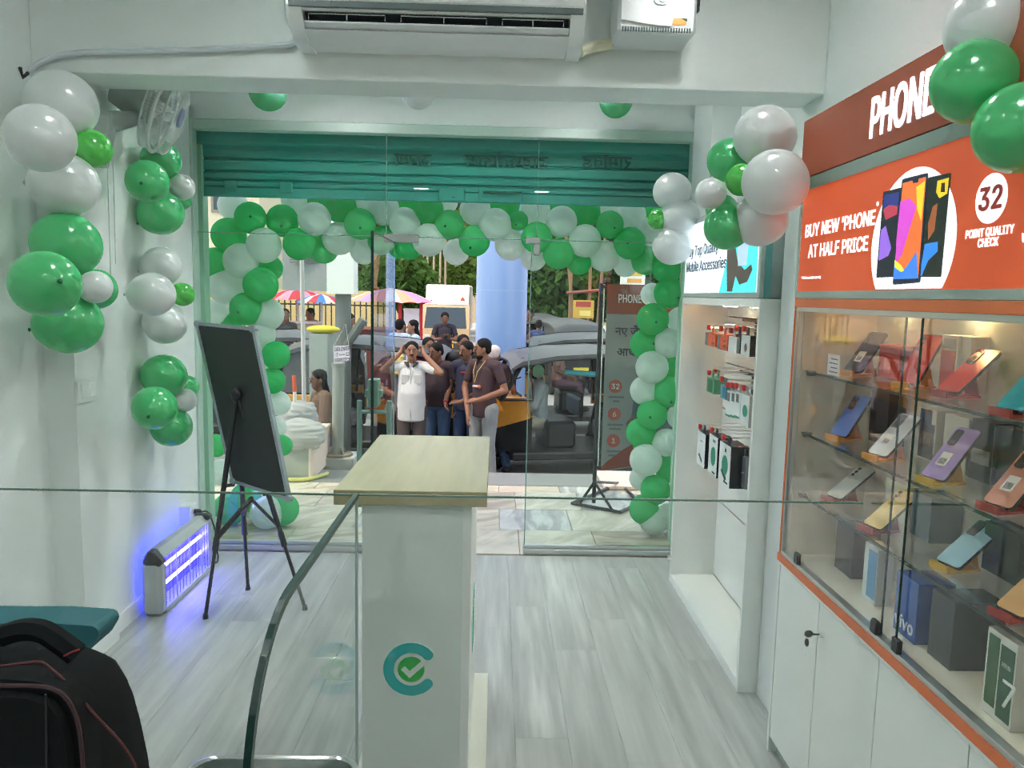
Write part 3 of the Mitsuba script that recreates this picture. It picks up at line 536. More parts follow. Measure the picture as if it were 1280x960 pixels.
# lit sign on it
sg = thing('accessory_sign', 'lit white and teal sign for mobile accessories above the accessory cabinet', 'sign')
sz0, sz1 = 1.685, 2.05
part(sg, 'case', bx(ax0+.004, ax1-.005, 3.06, 4.30, 1.662, sz1+.03, .002), C(150, 164, 160, .4), smooth=False)
part(sg, 'side_trim', bx(ax0+.022, ax0+.046, 3.052, 3.0595, 1.662, sz1+.03), C(70, 128, 124, .4), smooth=False)
part(sg, 'lit_face', bx(ax0, ax0+.004, 3.09, 4.28, sz0, sz1), C(220, 226, 230), smooth=False, **E('s', 214, 226, 236, 1.0))
Wx, Wy = (0, -1, 0), (0, 0, 1)
mW = lambda X: frame3((X, 0, 0), Wx, Wy)      # plane x = X seen from the room: across = -y, up = z
teal_face = Polygon([(-3.09, sz0), (-3.60, sz0), (-3.50, sz0+.16), (-3.28, sz0+.25), (-3.13, sz1), (-3.09, sz1)])
part(sg, 'teal_field', extr(teal_face, .0015, mW(ax0)), C(70, 200, 200), smooth=False, **E('s', 70, 196, 196, .9))
for s_, z, y in (('Buy Top Quality', 1.882, 4.25), ('Mobile Accessories', 1.80, 4.25)):
    k = part(sg, 'lettering', text(s_, .052, (ax0-.0002, y, z), Wx, Wy, .002, sx=1.12, bold=False), C(40, 66, 84, .5), smooth=False)
hand = Polygon([(-3.47, 1.69), (-3.40, 1.69), (-3.36, 1.76), (-3.30, 1.72), (-3.20, 1.73), (-3.14, 1.78), (-3.16, 1.80), (-3.24, 1.78), (-3.34, 1.82), (-3.38, 1.88), (-3.36, 1.95), (-3.42, 1.95), (-3.50, 1.92), (-3.50, 1.83)])
part(sg, 'printed_hand', extr(hand, .002, mW(ax0-.0005)), C(92, 82, 76, .6), smooth=False)
hand2 = Polygon([(-3.30, 1.93), (-3.22, 1.97), (-3.14, 2.03), (-3.11, 2.03), (-3.14, 1.93), (-3.18, 1.88), (-3.20, 1.94)])
part(sg, 'printed_hand', extr(hand2, .002, mW(ax0-.0005)), C(92, 82, 76, .6), smooth=False)
part(sg, 'printed_phone', extr(Polygon([(-3.36, 1.94), (-3.20, 1.95), (-3.22, 1.80), (-3.33, 1.80)]), .0025, mW(ax0-.0005)), C(160, 184, 220), smooth=False, **E('s', 170, 192, 226, .7))

# hooks and what hangs on them
def hook(z, y, x, tip):
    k = part(cb, 'hook', cat_(cyl((ax1-.02, y, z), (x, y, z), .003, n=6), cyl((ax1-.02, y, z+.02), (x+.02, y, z+.02), .002, n=5)), 'mat_chrome')
    if tip: part(k, 'red_tip', bx(x-.006, x+.010, y-.012, y+.012, z-.012, z+.014, .003), C(176, 52, 48, .5))
for z, y0, y1 in ((1.545, 3.62, 3.98), (1.272, 3.62, 3.98)):
    part(cb, 'hook_rail', cat_(bx(ax1-.034, ax1-.024, y0-.25, y1, z, z+.014), bx(ax1-.034, ax1-.02, 3.76, 3.785, z-.10, z)), BM, smooth=False)
def pack(key, lab, cat, grp, x0, y0, x1, y1, X, dep, front, side, deco=()):
    """A box whose front, facing the aisle at x = X, spans these two picture corners."""
    a, b = atx(x0, y0, X), atx(x1, y1, X)
    Y0, Y1, Z0, Z1 = b[1], a[1], b[2], a[2]
    k = thing(key, lab, cat, grp)
    part(k, 'box', bx(X+.0008, X+dep, Y0, Y1, Z0, Z1, .001), side, smooth=False)
    part(k, 'front', bx(X, X+.001, Y0+.001, Y1-.001, Z0+.001, Z1-.001), front, smooth=False)
    part(k, 'hang_tab', bx(X+dep*.2, X+dep*.2+.002, (Y0+Y1)/2-.018, (Y0+Y1)/2+.018, Z1, Z1+.035), side, smooth=False)
    for nm, g, m in deco:
        part(k, nm, extr(affinity.translate(affinity.scale(g, (Y1-Y0), (Z1-Z0), origin=(0, 0)), -Y1, Z0), .0012, mW(X)), m, smooth=False)
    hook(Z1+.028, (Y0+Y1)/2, X-.012, True)
    return k
oval = affinity.scale(Point(.55, .48).buffer(1, 16), .26, .24, origin=(.55, .48))
dev = Polygon([(.22, .30), (.32, .36), (.72, .18), (.62, .10)])
wht, blk, grn = C(216, 222, 220, .4), C(24, 28, 34, .4), C(44, 132, 108, .4)
gr1, gr2, gr3 = 'accessory packs on the top hooks', 'accessory packs on the middle hooks', 'accessory packs on the bottom hooks'
pack('accessory_box', 'white and black accessory box with a small picture, farthest on the bottom hooks', 'accessory box', gr3, 872.5, 537, 880, 586, 1.085, .07, wht, blk, [('print', dev, C(90, 96, 96)), ('print', sbox(.4, .72, .7, .76), C(150, 156, 156))])
pack('accessory_box', 'white and black accessory box with a green oval, middle of the bottom hooks', 'accessory box', gr3, 887, 541, 895, 598, 1.085, .07, wht, blk, [('green_oval', oval, grn), ('print', sbox(.5, .06, .8, .10), C(60, 66, 66)), ('print', sbox(.45, .84, .75, .9), C(110, 116, 116))])
pack('accessory_box', 'white and black accessory box with a green oval, nearest on the bottom hooks', 'accessory box', gr3, 900, 550, 911, 611, 1.085, .085, wht, blk, [('green_oval', oval, grn), ('print', dev, C(20, 60, 52)), ('print', sbox(.5, .06, .85, .10), C(50, 56, 56)), ('print', sbox(.5, .80, .62, .88), C(60, 64, 64))])
pack('accessory_pouch', 'grey accessory pouch hanging nearest on the bottom hooks beside the end panel', 'accessory pouch', gr3, 922, 566, 930, 612, 1.14, .04, C(96, 100, 106, .3), C(120, 124, 130, .3), [('print', Polygon([(.1, .3), (.9, .5), (.9, .55), (.1, .36)]), C(150, 154, 160))])
pack('accessory_pack', 'green clear accessory pack hanging farthest on the middle hooks', 'accessory pack', gr2, 884, 471, 892, 493, 1.10, .05, C(70, 128, 96, .25), C(86, 140, 110, .25), [('label', sbox(.2, .1, .8, .9), C(38, 92, 62))])
pack('accessory_pack', 'second green accessory pack on the middle hooks', 'accessory pack', gr2, 893.5, 470, 897, 492, 1.14, .04, C(60, 118, 96, .25), C(80, 132, 110, .25), [('label', sbox(.2, .1, .8, .9), C(34, 84, 62))])
pack('accessory_pack', 'blue accessory pack on the middle hooks between the green packs and the white boxes', 'accessory pack', gr2, 901, 480, 907, 500, 1.10, .05, C(84, 140, 150, .25), C(46, 110, 130, .3), [('label', sbox(.4, .1, .95, .9), C(40, 104, 128))])
for i, (a, lab) in enumerate(((908, 'slim white and grey accessory box on the middle hooks, farthest of three'), (913.6, 'slim white and grey accessory box on the middle hooks, middle of three'), (919.2, 'slim white and grey accessory box on the middle hooks, nearest of three'))):
    pack('slim_box', lab, 'accessory box', gr2, a, 487+i*.8, a+5, 522+i, 1.105, .05, wht, C(150, 156, 156, .4), [('print', sbox(.25, .6, .7, .92), C(88, 94, 96)), ('print', sbox(.1, 0, .9, .07), grn)])
pack('accessory_box', 'white accessory box with a green oval, nearest on the middle hooks', 'accessory box', gr2, 926.5, 491, 935, 535, 1.10, .03, wht, C(160, 166, 166, .4), [('green_oval', affinity.scale(oval, 1, .8), grn)])
org, gy_ = C(214, 88, 50, .4), C(86, 94, 96, .3)
for i, (q, lab) in enumerate((((882, 415, 894, 434), 'orange and grey accessory pack, farthest on the top hooks'), ((897, 417, 909, 439), 'orange and grey accessory pack, second on the top hooks'))):
    pack('orange_pack', lab, 'accessory pack', gr1, *q, 1.13, .06, gy_, org, [('print', sbox(.3, .05, 1, .95), org), ('print', Polygon([(.4, .8), (.7, .6), (.95, .7), (.7, .5)]), C(40, 40, 42)), ('print', Polygon([(.5, .3), (.8, .4), (1, .2), (.7, .15)]), C(40, 40, 42))])
pack('accessory_pack', 'white accessory pack, third on the top hooks beside the orange packs', 'accessory pack', gr1, 911, 420, 920, 442, 1.13, .03, wht, C(200, 204, 204, .4))
pack('accessory_pack', 'dark accessory pack on the top hooks between two white packs', 'accessory pack', gr1, 918, 417, 927, 443, 1.145, .03, blk, C(50, 50, 62, .4))
pack('accessory_pack', 'white accessory pack with a dark picture, nearest on the top hooks', 'accessory pack', gr1, 927, 418, 936.5, 446, 1.13, .04, wht, blk, [('print', affinity.scale(Point(.55, .4).buffer(1, 10), .14, .2, origin=(.55, .4)), C(90, 74, 70))])

# ---------------------------------------------------------------- showcase along the right wall
X0, Y1, Y0 = 1.03, 2.63, .85
ZB = .755
sc = thing('showcase', 'white wall showcase with glass sliding doors and orange edging along the right', 'showcase')
XB = 1.327
oc = 'mat_orange_trim'
part(sc, 'end_panel', bx(X0+.002, XB, Y1-.02, Y1, 0, 2.02, .001), LM, smooth=False)
part(sc, 'carcass', bx(X0+.022, XB, Y0, Y1-.02, .06, ZB-.02), LM, smooth=False)
part(sc, 'kickboard', bx(X0+.03, XB, Y0, Y1-.02, 0, .06), C(150, 160, 155, .4), smooth=False)
for i, (a, b) in enumerate(((2.605, 2.272), (2.272, 1.898), (1.898, 1.51), (1.51, 1.13), (1.13, .86))):
    d_ = part(sc, 'door', bx(X0+.002, X0+.021, b+.0022, a-.0022, .065, .715, .0012), LM, smooth=False)
    if i == 1:
        kp = np.array([X0, 2.232, .628])
        lk = part(d_, 'lock', cyl(kp, kp-np.array([.012, 0, 0]), .010, n=14), 'mat_chrome')
        part(d_, 'key', cat_(cyl(kp-np.array([.012, 0, 0]), kp-np.array([.03, 0, 0]), .003), hull(ell(kp-np.array([.042, -.004, 0]), .014, .005, .012, 1).vertices)), DK)
        part(d_, 'spare_key', cat_(ell(kp+np.array([-.04, .018, -.035]), .006, .011, .013, 1)), DK)
        part(d_, 'key_blade', bx(kp[0]-.042, kp[0]-.039, kp[1]+.021, kp[1]+.027, kp[2]-.078, kp[2]-.045), 'mat_chrome')
part(sc, 'counter', bx(X0-.001, XB, Y0, Y1-.02, .718, ZB-.003, .001), LM, smooth=False)
part(sc, 'orange_edge', bx(X0-.0025, X0-.001, Y0, Y1, .728, ZB+.002), oc, smooth=False)
part(sc, 'orange_edge', bx(X0-.0025, X0+.004, Y1-.022, Y1-.0135, ZB, 1.665), oc, smooth=False)
part(sc, 'orange_edge', bx(X0-.0025, X0+.004, Y0, Y1-.013, 1.634, 1.662), oc, smooth=False)
part(sc, 'track', bx(X0, X0+.026, Y0, Y1-.02, ZB, ZB+.016, .001), 'mat_alu', smooth=False)
part(sc, 'track', bx(X0, X0+.026, Y0, Y1-.02, 1.618, 1.634, .001), 'mat_alu', smooth=False)
part(sc, 'track', bx(X0, X0+.01, Y1-.034, Y1-.0225, ZB, 1.634, .001), 'mat_alu', smooth=False)
cream = C(206, 200, 182, .5)
part(sc, 'back_panel', bx(XB-.012, XB-.004, Y0, Y1-.02, ZB, 1.64), cream, smooth=False)
part(sc, 'deck', bx(X0+.026, XB-.012, Y0, Y1-.02, ZB-.003, ZB+.001), C(214, 210, 192, .3), smooth=False)
part(sc, 'top_panel', bx(X0+.004, XB, Y0, Y1-.02, 1.640, 1.672, .001), LM, smooth=False)
part(sc, 'side_lining', bx(X0+.03, XB-.012, Y1-.024, Y1-.021, ZB, 1.64), cream, smooth=False)
def pane(y0, y1, x):
    return trimesh.Trimesh([[x, y0, ZB+.016], [x, y1, ZB+.016], [x, y1, 1.62], [x, y0, 1.62]], [[0, 1, 2], [0, 2, 3]], process=False)
for y0, y1, x in ((1.836, Y1-.035, X0+.008), (Y0, 1.93, X0+.019)):
    k = part(sc, 'sliding_pane', pane(y0, y1, x), 'mat_case_glass', smooth=False)
    for ye in (y0, y1):
        if Y0 < ye < Y1-.05: part(k, 'pane_edge', bx(x-.0025, x+.0025, ye-.0015, ye+.0015, ZB+.016, 1.62), 'mat_glass_edge', smooth=False)
for y in (2.47, 1.935, 1.825): part(sc, 'clip', bx(X0-.003, X0+.012, y-.017, y+.017, ZB+.012, ZB+.052, .004), DK)
SH = [1.415, 1.20, .985]
for z in SH:
    k = part(sc, 'glass_shelf', trimesh.Trimesh([[X0+.05, Y0, z], [XB-.014, Y0, z], [XB-.014, Y1-.03, z], [X0+.05, Y1-.03, z]], [[0, 1, 2], [0, 2, 3]], process=False), 'mat_glass', smooth=False)
    part(k, 'front_edge', bx(X0+.044, X0+.050, Y0, Y1-.03, z-.007, z), 'mat_glass_edge', smooth=False)
    part(k, 'bracket', bx(X0+.05, X0+.075, Y1-.045, Y1-.026, z-.016, z-.001), BM, smooth=False)
for y, s_ in ((1.62, 110), (2.05, 70), (2.42, 40)):
    part(sc, 'showcase_light', cyl((1.25, y, 1.632), (1.25, y, 1.6395), .022, n=18), C(255, 220, 170), **E('w', 255, 190, 120, s_*1.6))
obj('price_card', bx(X0+.055, X0+.058, 2.37, 2.455, 1.418, 1.485), C(216, 208, 204, .6), 'small white printed card standing at the far end of the top glass shelf', 'card', smooth=False)
for i in range(4): part('price_card', 'print_line', bx(X0+.0542, X0+.055, 2.382, 2.442-.012*(i % 2), 1.427+i*.014, 1.431+i*.014), C(130, 120, 124, .6), smooth=False)
tg = obj('hanging_tag', bx(1.235, 1.238, 1.585, 1.615, 1.575, 1.625), C(196, 92, 48, .5), 'small orange tag hanging under the lamp in the showcase', 'tag', smooth=False)

# upper lightbox with the offer, and the sign over it
lb = thing('poster_lightbox', 'lit orange poster of three phones over the showcase', 'poster')
PZ0, PZ1, PY1 = 1.688, 2.02, 2.612
XP = X0
part(lb, 'case', bx(XP+.012, XB, Y0-.2, Y1-.021, 1.6725, 2.062), C(150, 164, 158, .4), smooth=False)
part(lb, 'frame', cat_(bx(XP-.001, XP+.012, Y0-.2, Y1-.001, 2.022, 2.062)), C(128, 146, 138, .4), smooth=False)
part(lb, 'frame', cat_(bx(XP-.001, XP+.012, Y0-.2, Y1-.001, 1.664, 1.686)), C(150, 164, 158, .4), smooth=False)
part(lb, 'frame', bx(XP-.001, XP+.012, PY1+.002, Y1-.001, 1.686, 2.022), C(150, 164, 158, .4), smooth=False)
part(lb, 'lit_face', bx(XP+.002, XP+.011, Y0-.2, PY1, PZ0-.002, PZ1+.002), C(176, 74, 42), smooth=False, **E('o', 226, 88, 44, .42))
mP = mW(XP+.002)
def YZ(x, y, X=X0): p = atx(x, y, X); return (-p[1], p[2])
wl, wr_, wt = YZ(1087, 335), YZ(1196, 280), YZ(1156, 206)
wcx, wrx = (wl[0]+wr_[0])/2, (wr_[0]-wl[0])/2
wc = affinity.scale(Point(wcx, wt[1]-.185).buffer(1, 48), wrx, .185).intersection(sbox(wcx-1, PZ0+.001, wcx+1, 3))
part(lb, 'white_field', extr(wc, .001, mP), C(232, 238, 244), smooth=False, **E('o', 226, 234, 242, .95))
def prn(name, pts, c, d, e=None, par=lb, rnd=0):
    g = Polygon([YZ(*q) for q in pts])
    if rnd: g = g.buffer(-rnd).buffer(rnd, quad_segs=5)
    return part(par, name, extr(g, d, mP), C(*c, .4), smooth=False, **(E('o', *c, e) if e else {}))
prn('printed_phone', ((1104, 240), (1128, 234), (1120, 346), (1095, 347)), (26, 32, 44), .0016, .6, rnd=.004)
prn('print', ((1105, 244), (1124, 240), (1122, 264), (1104, 262)), (40, 52, 116), .0020, .8)
prn('print', ((1104, 262), (1112, 256), (1122, 258), (1121, 268), (1107, 275)), (170, 56, 76), .0023, .8)
prn('print', ((1101, 288), (1107, 282), (1114, 310), (1110, 320), (1098, 326)), (140, 96, 204), .0020, .8)
prn('printed_phone', ((1160, 222), (1188, 216), (1176, 346), (1148, 346)), (30, 38, 34), .0016, .6, rnd=.003)
prn('print', ((1172, 226), (1186, 222), (1184, 242), (1174, 248), (1170, 240)), (220, 190, 40), .0020, .8)
prn('print', ((1177, 229), (1181, 228), (1181, 240), (1176, 240)), (60, 40, 30), .0023, .6)
prn('print', ((1166, 258), (1172, 254), (1168, 288), (1160, 300), (1160, 280)), (150, 84, 52), .0020, .8)
prn('print', ((1156, 305), (1172, 302), (1172, 314), (1160, 326), (1152, 345), (1149, 345)), (52, 128, 210), .0020, .8)
prn('printed_phone', ((1128, 224), (1160, 216), (1150, 353), (1116, 356)), (28, 36, 56), .0026, .6, rnd=.006)
prn('print', ((1129, 229), (1158, 221), (1148, 348), (1117, 349)), (226, 104, 50), .0030, .9, rnd=.002)
prn('print', ((1126, 252), (1138, 248), (1146, 258), (1128, 318), (1120, 330), (1121, 300)), (196, 70, 186), .0033, .9)
prn('print', ((1146, 234), (1157, 226), (1152, 276), (1147, 262)), (244, 190, 50), .0033, .9)
prn('print', ((1119, 325), (1127, 334), (1132, 336), (1146, 315), (1148, 348), (1117, 349)), (58, 120, 226), .0034, .9)
prn('print', ((1119, 325), (1126, 331), (1131, 338), (1127, 340), (1119, 334)), (232, 226, 60), .0036, .9)
prn('print', ((1141, 223), (1149, 221), (1148, 228), (1142, 229)), (28, 36, 56), .0034, .6)
WL = C(250, 246, 244)
def ptext(s_, h, x, y, m=0, par=lb, al='l', e=1.0, sx=1.0):
    p = atx(x, y, X0)
    return part(par, 'lettering', text(s_, h, (XP+.0015, p[1], p[2]), Wx, Wy, .0018, align=al, sx=sx), WL, smooth=False, **E('o', 250, 246, 246, e))
ptext("BUY NEW 'PHONE", .040, 1005.5, 297)
ptext('AT HALF PRICE', .040, 1009.5, 322)
ptext('*', .02, 1094, 262)
ptext('*Get three months warranty', .0085, 1001.5, 349)
ptext('POINT QUALITY', .0175, 1235, 295, al='c', sx=.82); ptext('CHECK', .0175, 1234, 308, al='c', sx=.82)
ptext('WARRANTY', .0175, 1276, 303, sx=.82)
c32 = atx(1238, 248, X0)
part(lb, 'white_badge', extr(affinity.scale(Point(-c32[1], c32[2]).buffer(.052, 24), 1, 1), .001, mP), C(240, 240, 244), smooth=False, **E('o', 232, 236, 242, .95))
part(lb, 'lettering', text('32', .046, (XP+.0008, c32[1], c32[2]-.022), Wx, Wy, .0018, align='c'), C(190, 70, 62, .5), smooth=False)
hs = thing('shop_sign', 'brick red sign board with lit white letters high on the right wall', 'sign')
hb0, hb1 = 2.066, 2.258
part(hs, 'board', bx(X0+.001, XB, Y0-.3, 2.645, hb0, hb1, .001), 'mat_brick_board', smooth=False)
p = atx(1086, 168, X0)
part(hs, 'lettering', text("PHONE", .105, (X0+.001, p[1], 2.108), Wx, Wy, .004, sx=.64), C(250, 246, 252), smooth=False, **E('o', 246, 240, 250, 1.15))

# ---------------------------------------------------------------- phones, stands and boxes in the showcase
PHL, PHW = .162, .076
def phone(lab, x, y, z, head, lean, col, cam='strip', sticker=False, standcol=None, standlab=None, side=None, low=.012):
    """Its back shows to the aisle; it leans back by lean degrees on a stand. x, y: middle of its lower edge."""
    col = C(*col, .3); side = side or DK
    a, l = math.radians(head), math.radians(lean)
    out = np.array([-math.cos(a), -math.sin(a), 0]); acr = np.array([-out[1], out[0], 0])*-1   # out: to the aisle
    up = math.cos(l)*np.array([0, 0, 1])-math.sin(l)*out
    nrm = np.cross(acr, up); nrm = nrm if nrm @ out > 0 else -nrm
    m = frame3(np.array([x, y, z+low]), acr if np.cross(acr, up) @ nrm > 0 else -acr, up)
    k = thing('phone', lab, 'phone', 'phones on stands in the showcase')
    def flat(g, d0, d1): return put(extr(g, d1-d0), m @ np.array([[1, 0, 0, 0], [0, 1, 0, 0], [0, 0, 1, d0], [0, 0, 0, 1.0]]))
    part(k, 'body', flat(rrect(PHW, PHL, .010, 0, PHL/2), -.004, .003), side, smooth=40)
    part(k, 'back_cover', flat(rrect(PHW-.002, PHL-.002, .0095, 0, PHL/2), .003, .0042), col, smooth=40)
    part(k, 'screen', flat(rrect(PHW-.004, PHL-.004, .0085, 0, PHL/2), -.0045, -.004), C(12, 14, 18, .08), smooth=40)
    if cam == 'strip':
        g = rrect(.024, .05, .007, -PHW/2+.020, PHL-.034); part(k, 'camera_module', flat(g, .0042, .0062), DK, smooth=40)
        for q in range(3): part(k, 'lens', flat(Point(-PHW/2+.020, PHL-.018-q*.016).buffer(.0055, 6), .0062, .007), C(40, 44, 52, .1), smooth=False)
    elif cam == 'bar':
        g = rrect(PHW*.36, .052, .003, -PHW/2+.018, PHL-.03); part(k, 'camera_module', flat(g, .0042, .0058), DK, smooth=40)
    elif cam == 'dots':
        for q in range(3): part(k, 'lens', flat(Point(-PHW/2+.016, PHL-.016-q*.016).buffer(.0062, 8), .0042, .0062), DK, smooth=False)
    if sticker:
        part(k, 'price_sticker', flat(rrect(.03, .042, .001, -.006, .06), .0043, .0047), C(222, 218, 212, .6), smooth=False)
        part(k, 'barcode', flat(unary_union([sbox(-.016+i*.0036, .045, -.016+i*.0036+.0018, .062) for i in range(6)]), .0047, .005), DK, smooth=False)
    if standcol:
        sk = thing('phone_stand', standlab, 'phone stand', 'phone stands in the showcase')
        sm = C(*standcol, .3)
        b0 = np.array([x, y, z])
        def pt(q, r, h): return b0+acr*q+out*r+np.array([0, 0, h])
        bp_ = up*.085-nrm*.0085
        base = b0+np.array([0, 0, low])
        hx = hull(*[base+acr*q+d for q in (-.026, .026) for d in (-nrm*.006, -nrm*.009)], *[base+acr*q*.7+bp_ for q in (-.026, .026)])
        part(sk, 'back_rest', hx, sm, smooth=False)
        part(sk, 'lip', hull(*[pt(q, r, h) for q in (-.03, .03) for r, h in ((.022, .0), (.028, .0), (.022, .018), (.028, .018), (.028, 0))]), sm, smooth=False)
        part(sk, 'foot', hull(*[pt(q, r, h) for q in (-.03, .03) for r in (.027, -.075) for h in (0.0, .006)]), sm, smooth=False)
        tp = base+up*.075-nrm*.01
        part(sk, 'prop', hull(*[tp+acr*q+d for q in (-.02, .02) for d in (np.zeros(3), np.array([0, 0, .006]))], *[pt(q, -.075, h) for q in (-.024, .024) for h in (0, .008)]), sm, smooth=False)
    return k
def on(x, y, z):
    p = atz(x, y, z); return p[0], p[1]
orn, rdd, yel = (222, 150, 60), (150, 44, 34), (206, 162, 52)
def ph(px_, py_, sh, lab, col, head=20, lean=40, X=None, **kw):
    """Stood on shelf sh where its lower edge shows at these pixels."""
    z = (SH+[ZB+.001])[sh]
    p = atz(px_, py_-2, z+.012)
    x = min(max(p[0], X0+.085), XB-.16); y = p[1] if X is None else p[1]
    f = (x-0)/p[0]; y = p[1]*f
    return phone(lab, x, y, z, head, lean, col, **kw)
ph(1066, 462, 0, 'black phone with a pale patch on an orange stand, top glass shelf', (44, 44, 48), 18, 38, cam='dots', sticker=True, standcol=orn, standlab='orange stand under the black phone')
ph(1134, 480, 0, 'red phone on an orange stand beside a big red box, top glass shelf', (206, 62, 44), 18, 32, cam='dots', standcol=orn, standlab='orange stand under the red phone beside the big red box')
ph(1184, 492, 0, 'red phone on a dark red stand, top glass shelf', (200, 58, 42), 10, 48, cam='strip', standcol=rdd, standlab='dark red stand under the red phone on the top shelf')
ph(1262, 517, 0, 'turquoise phone on a dark red stand at the right picture edge', (62, 182, 196), 10, 44, cam='none', standcol=rdd, standlab='dark red stand under the turquoise phone')
ph(1048, 547, 1, 'blue phone on an orange stand, middle glass shelf', (70, 116, 196), 18, 36, cam='strip', standcol=orn, standlab='orange stand under the blue phone')
ph(1096, 577, 1, 'white phone on an orange stand, middle glass shelf', (206, 212, 210), 16, 46, cam='bar', sticker=True, standcol=orn, standlab='orange stand under the white phone on the middle shelf')
ph(1166, 602, 1, 'purple phone with a price sticker, middle glass shelf', (150, 132, 188), 14, 40, cam='strip', sticker=True, standcol=yel, standlab='yellow stand under the purple phone')
ph(1246, 636, 1, 'copper pink phone with a price sticker at the right end of the middle shelf', (196, 134, 108), 12, 42, cam='strip', sticker=True, standcol=rdd, standlab='dark red stand under the copper pink phone')
ph(1042, 624, 2, 'white phone at the far end of the bottom glass shelf', (210, 214, 206), 14, 54, cam='dots', standcol=rdd, standlab='dark red stand under the white phone on the bottom glass shelf')
ph(1090, 661, 2, 'yellow phone on the bottom glass shelf', (222, 190, 104), 14, 52, cam='dots', standcol=rdd, standlab='dark red stand under the yellow phone')
ph(1184, 708, 2, 'light blue phone with a dark camera bar, bottom glass shelf', (126, 176, 194), 12, 52, cam='bar', standcol=yel, standlab='yellow stand under the light blue phone')
ph(1262, 768, 2, 'tan phone at the right end of the bottom glass shelf', (204, 160, 104), 10, 50, cam='none', standcol=rdd, standlab='dark red stand under the tan phone')

def pbox(lab, x0, y0, x1, y1, z, X, dep, front, side, deco=(), top=None):
    """A carton on shelf height z: its face to the aisle at x = X spans picture columns x0..x1, its top at y0."""
    a, b = atx(x0, y0, X), atx(x1, y1, X)
    Ya, Yb = max(a[1], b[1]), min(a[1], b[1]); Z1_ = a[2]
    k = thing('phone_box', lab, 'box', 'phone boxes in the showcase')
    part(k, 'carton', bx(X+.0006, min(X+dep, XB-.014), Yb, Ya, z, Z1_, .001), side, smooth=False)
    part(k, 'face', bx(X, X+.0006, Yb+.001, Ya-.001, z+.001, Z1_-.001), front, smooth=False)
    for nm, g, m in deco:
        g = g(Ya-Yb, Z1_-z) if callable(g) else affinity.scale(g, Ya-Yb, Z1_-z, origin=(0, 0))
        part(k, nm, extr(affinity.translate(g, -Ya, z), .0012, mW(X)), m, smooth=False)
    return k, Ya, Yb, Z1_
dgry, blu = C(46, 52, 56, .5), C(38, 84, 158, .4)
pbox('dark phone box farthest on the showcase floor', 1047, 650, 1065, 700, ZB+.002, 1.17, .09, dgry, C(40, 46, 50, .5))
pbox('white phone box with a blue phone print on the showcase floor', 1082, 676, 1095, 730, ZB+.002, 1.14, .05, C(206, 214, 216, .4), C(190, 196, 196, .4), [('print', sbox(.35, .08, .95, .92), C(92, 152, 196, .4))])
k, Ya, Yb, Zt = pbox('blue phone box with white lettering on the showcase floor', 1122, 712, 1145, 776, ZB+.002, 1.12, .10, blu, C(30, 62, 120, .4))
part(k, 'lettering', text('vivo', .034, (1.12, Ya-.006, ZB+.02), Wx, Wy, .0015), C(220, 226, 232, .4), smooth=False)
pbox('large dark grey phone box on the showcase floor', 1166, 735, 1190, 800, ZB+.002, 1.13, .13, C(58, 66, 66, .5), C(50, 58, 58, .5))
k, Ya, Yb, Zt = pbox('white phone box with a green print and the figure seven on the showcase floor', 1236, 782, 1267, 867, ZB+.002, 1.10, .08, C(214, 216, 208, .4), C(180, 178, 170, .4),
     [('green_print', sbox(.08, .12, .44, .94), C(62, 96, 66, .4)), ('green_print', sbox(.50, .06, .95, .90), C(48, 88, 68, .4)), ('print', sbox(.56, .66, .86, .71), C(226, 228, 224))])
part(k, 'lettering', text('7', .06, (1.0995, Ya-(Ya-Yb)*.58, ZB+.045), Wx, Wy, .0016, bold=False), C(226, 230, 226, .4), smooth=False)
pbox('dark phone box standing behind the blue phone, middle shelf', 1090, 486, 1108, 545, SH[1]+.002, 1.24, .06, C(44, 42, 44, .5), C(40, 38, 40, .5))
pbox('white phone box showing a printed phone, middle shelf', 1150, 508, 1167, 566, SH[1]+.002, 1.25, .06, C(208, 204, 192, .4), C(196, 190, 176, .4), [('print', sbox(.08, .62, .75, .98), C(58, 72, 104, .4)), ('print', sbox(.1, .05, .95, .72), C(96, 88, 92, .4)), ('print', sbox(.2, .3, .8, .55), C(170, 130, 110, .4))])
pbox('white phone box behind the purple phone, middle shelf', 1182, 516, 1206, 590, SH[1]+.002, 1.25, .06, C(204, 196, 178, .4), C(196, 188, 172, .4))
pbox('black phone box with a label behind the copper pink phone, middle shelf', 1216, 522, 1238, 600, SH[1]+.002, 1.25, .06, C(40, 42, 44, .5), C(36, 38, 40, .5), [('label', sbox(.1, .28, .9, .52), C(130, 130, 126, .5))])
pbox('second black phone box at the right end of the middle shelf', 1243, 530, 1275, 610, SH[1]+.002, 1.26, .05, C(44, 44, 46, .5), C(38, 38, 40, .5))
pbox('blue-grey phone box behind the light blue phone, bottom glass shelf', 1141, 612, 1162, 662, SH[2]+.002, 1.22, .09, C(74, 94, 104, .4), C(62, 80, 90, .4))
pbox('white phone box behind the yellow phone, bottom glass shelf', 1108, 596, 1134, 650, SH[2]+.002, 1.24, .06, C(204, 202, 190, .4), C(192, 190, 178, .4))
pbox('dark green phone box behind the tan phone, bottom glass shelf', 1232, 650, 1270, 740, SH[2]+.002, 1.25, .06, C(44, 58, 52, .5), C(40, 52, 48, .5))
pbox('big red phone box behind the red phone, top glass shelf', 1100, 430, 1122, 480, SH[0]+.002, 1.24, .06, C(206, 62, 44, .4), C(160, 46, 38, .4), [('print', sbox(.3, .15, .6, .6), C(230, 110, 90, .4))])
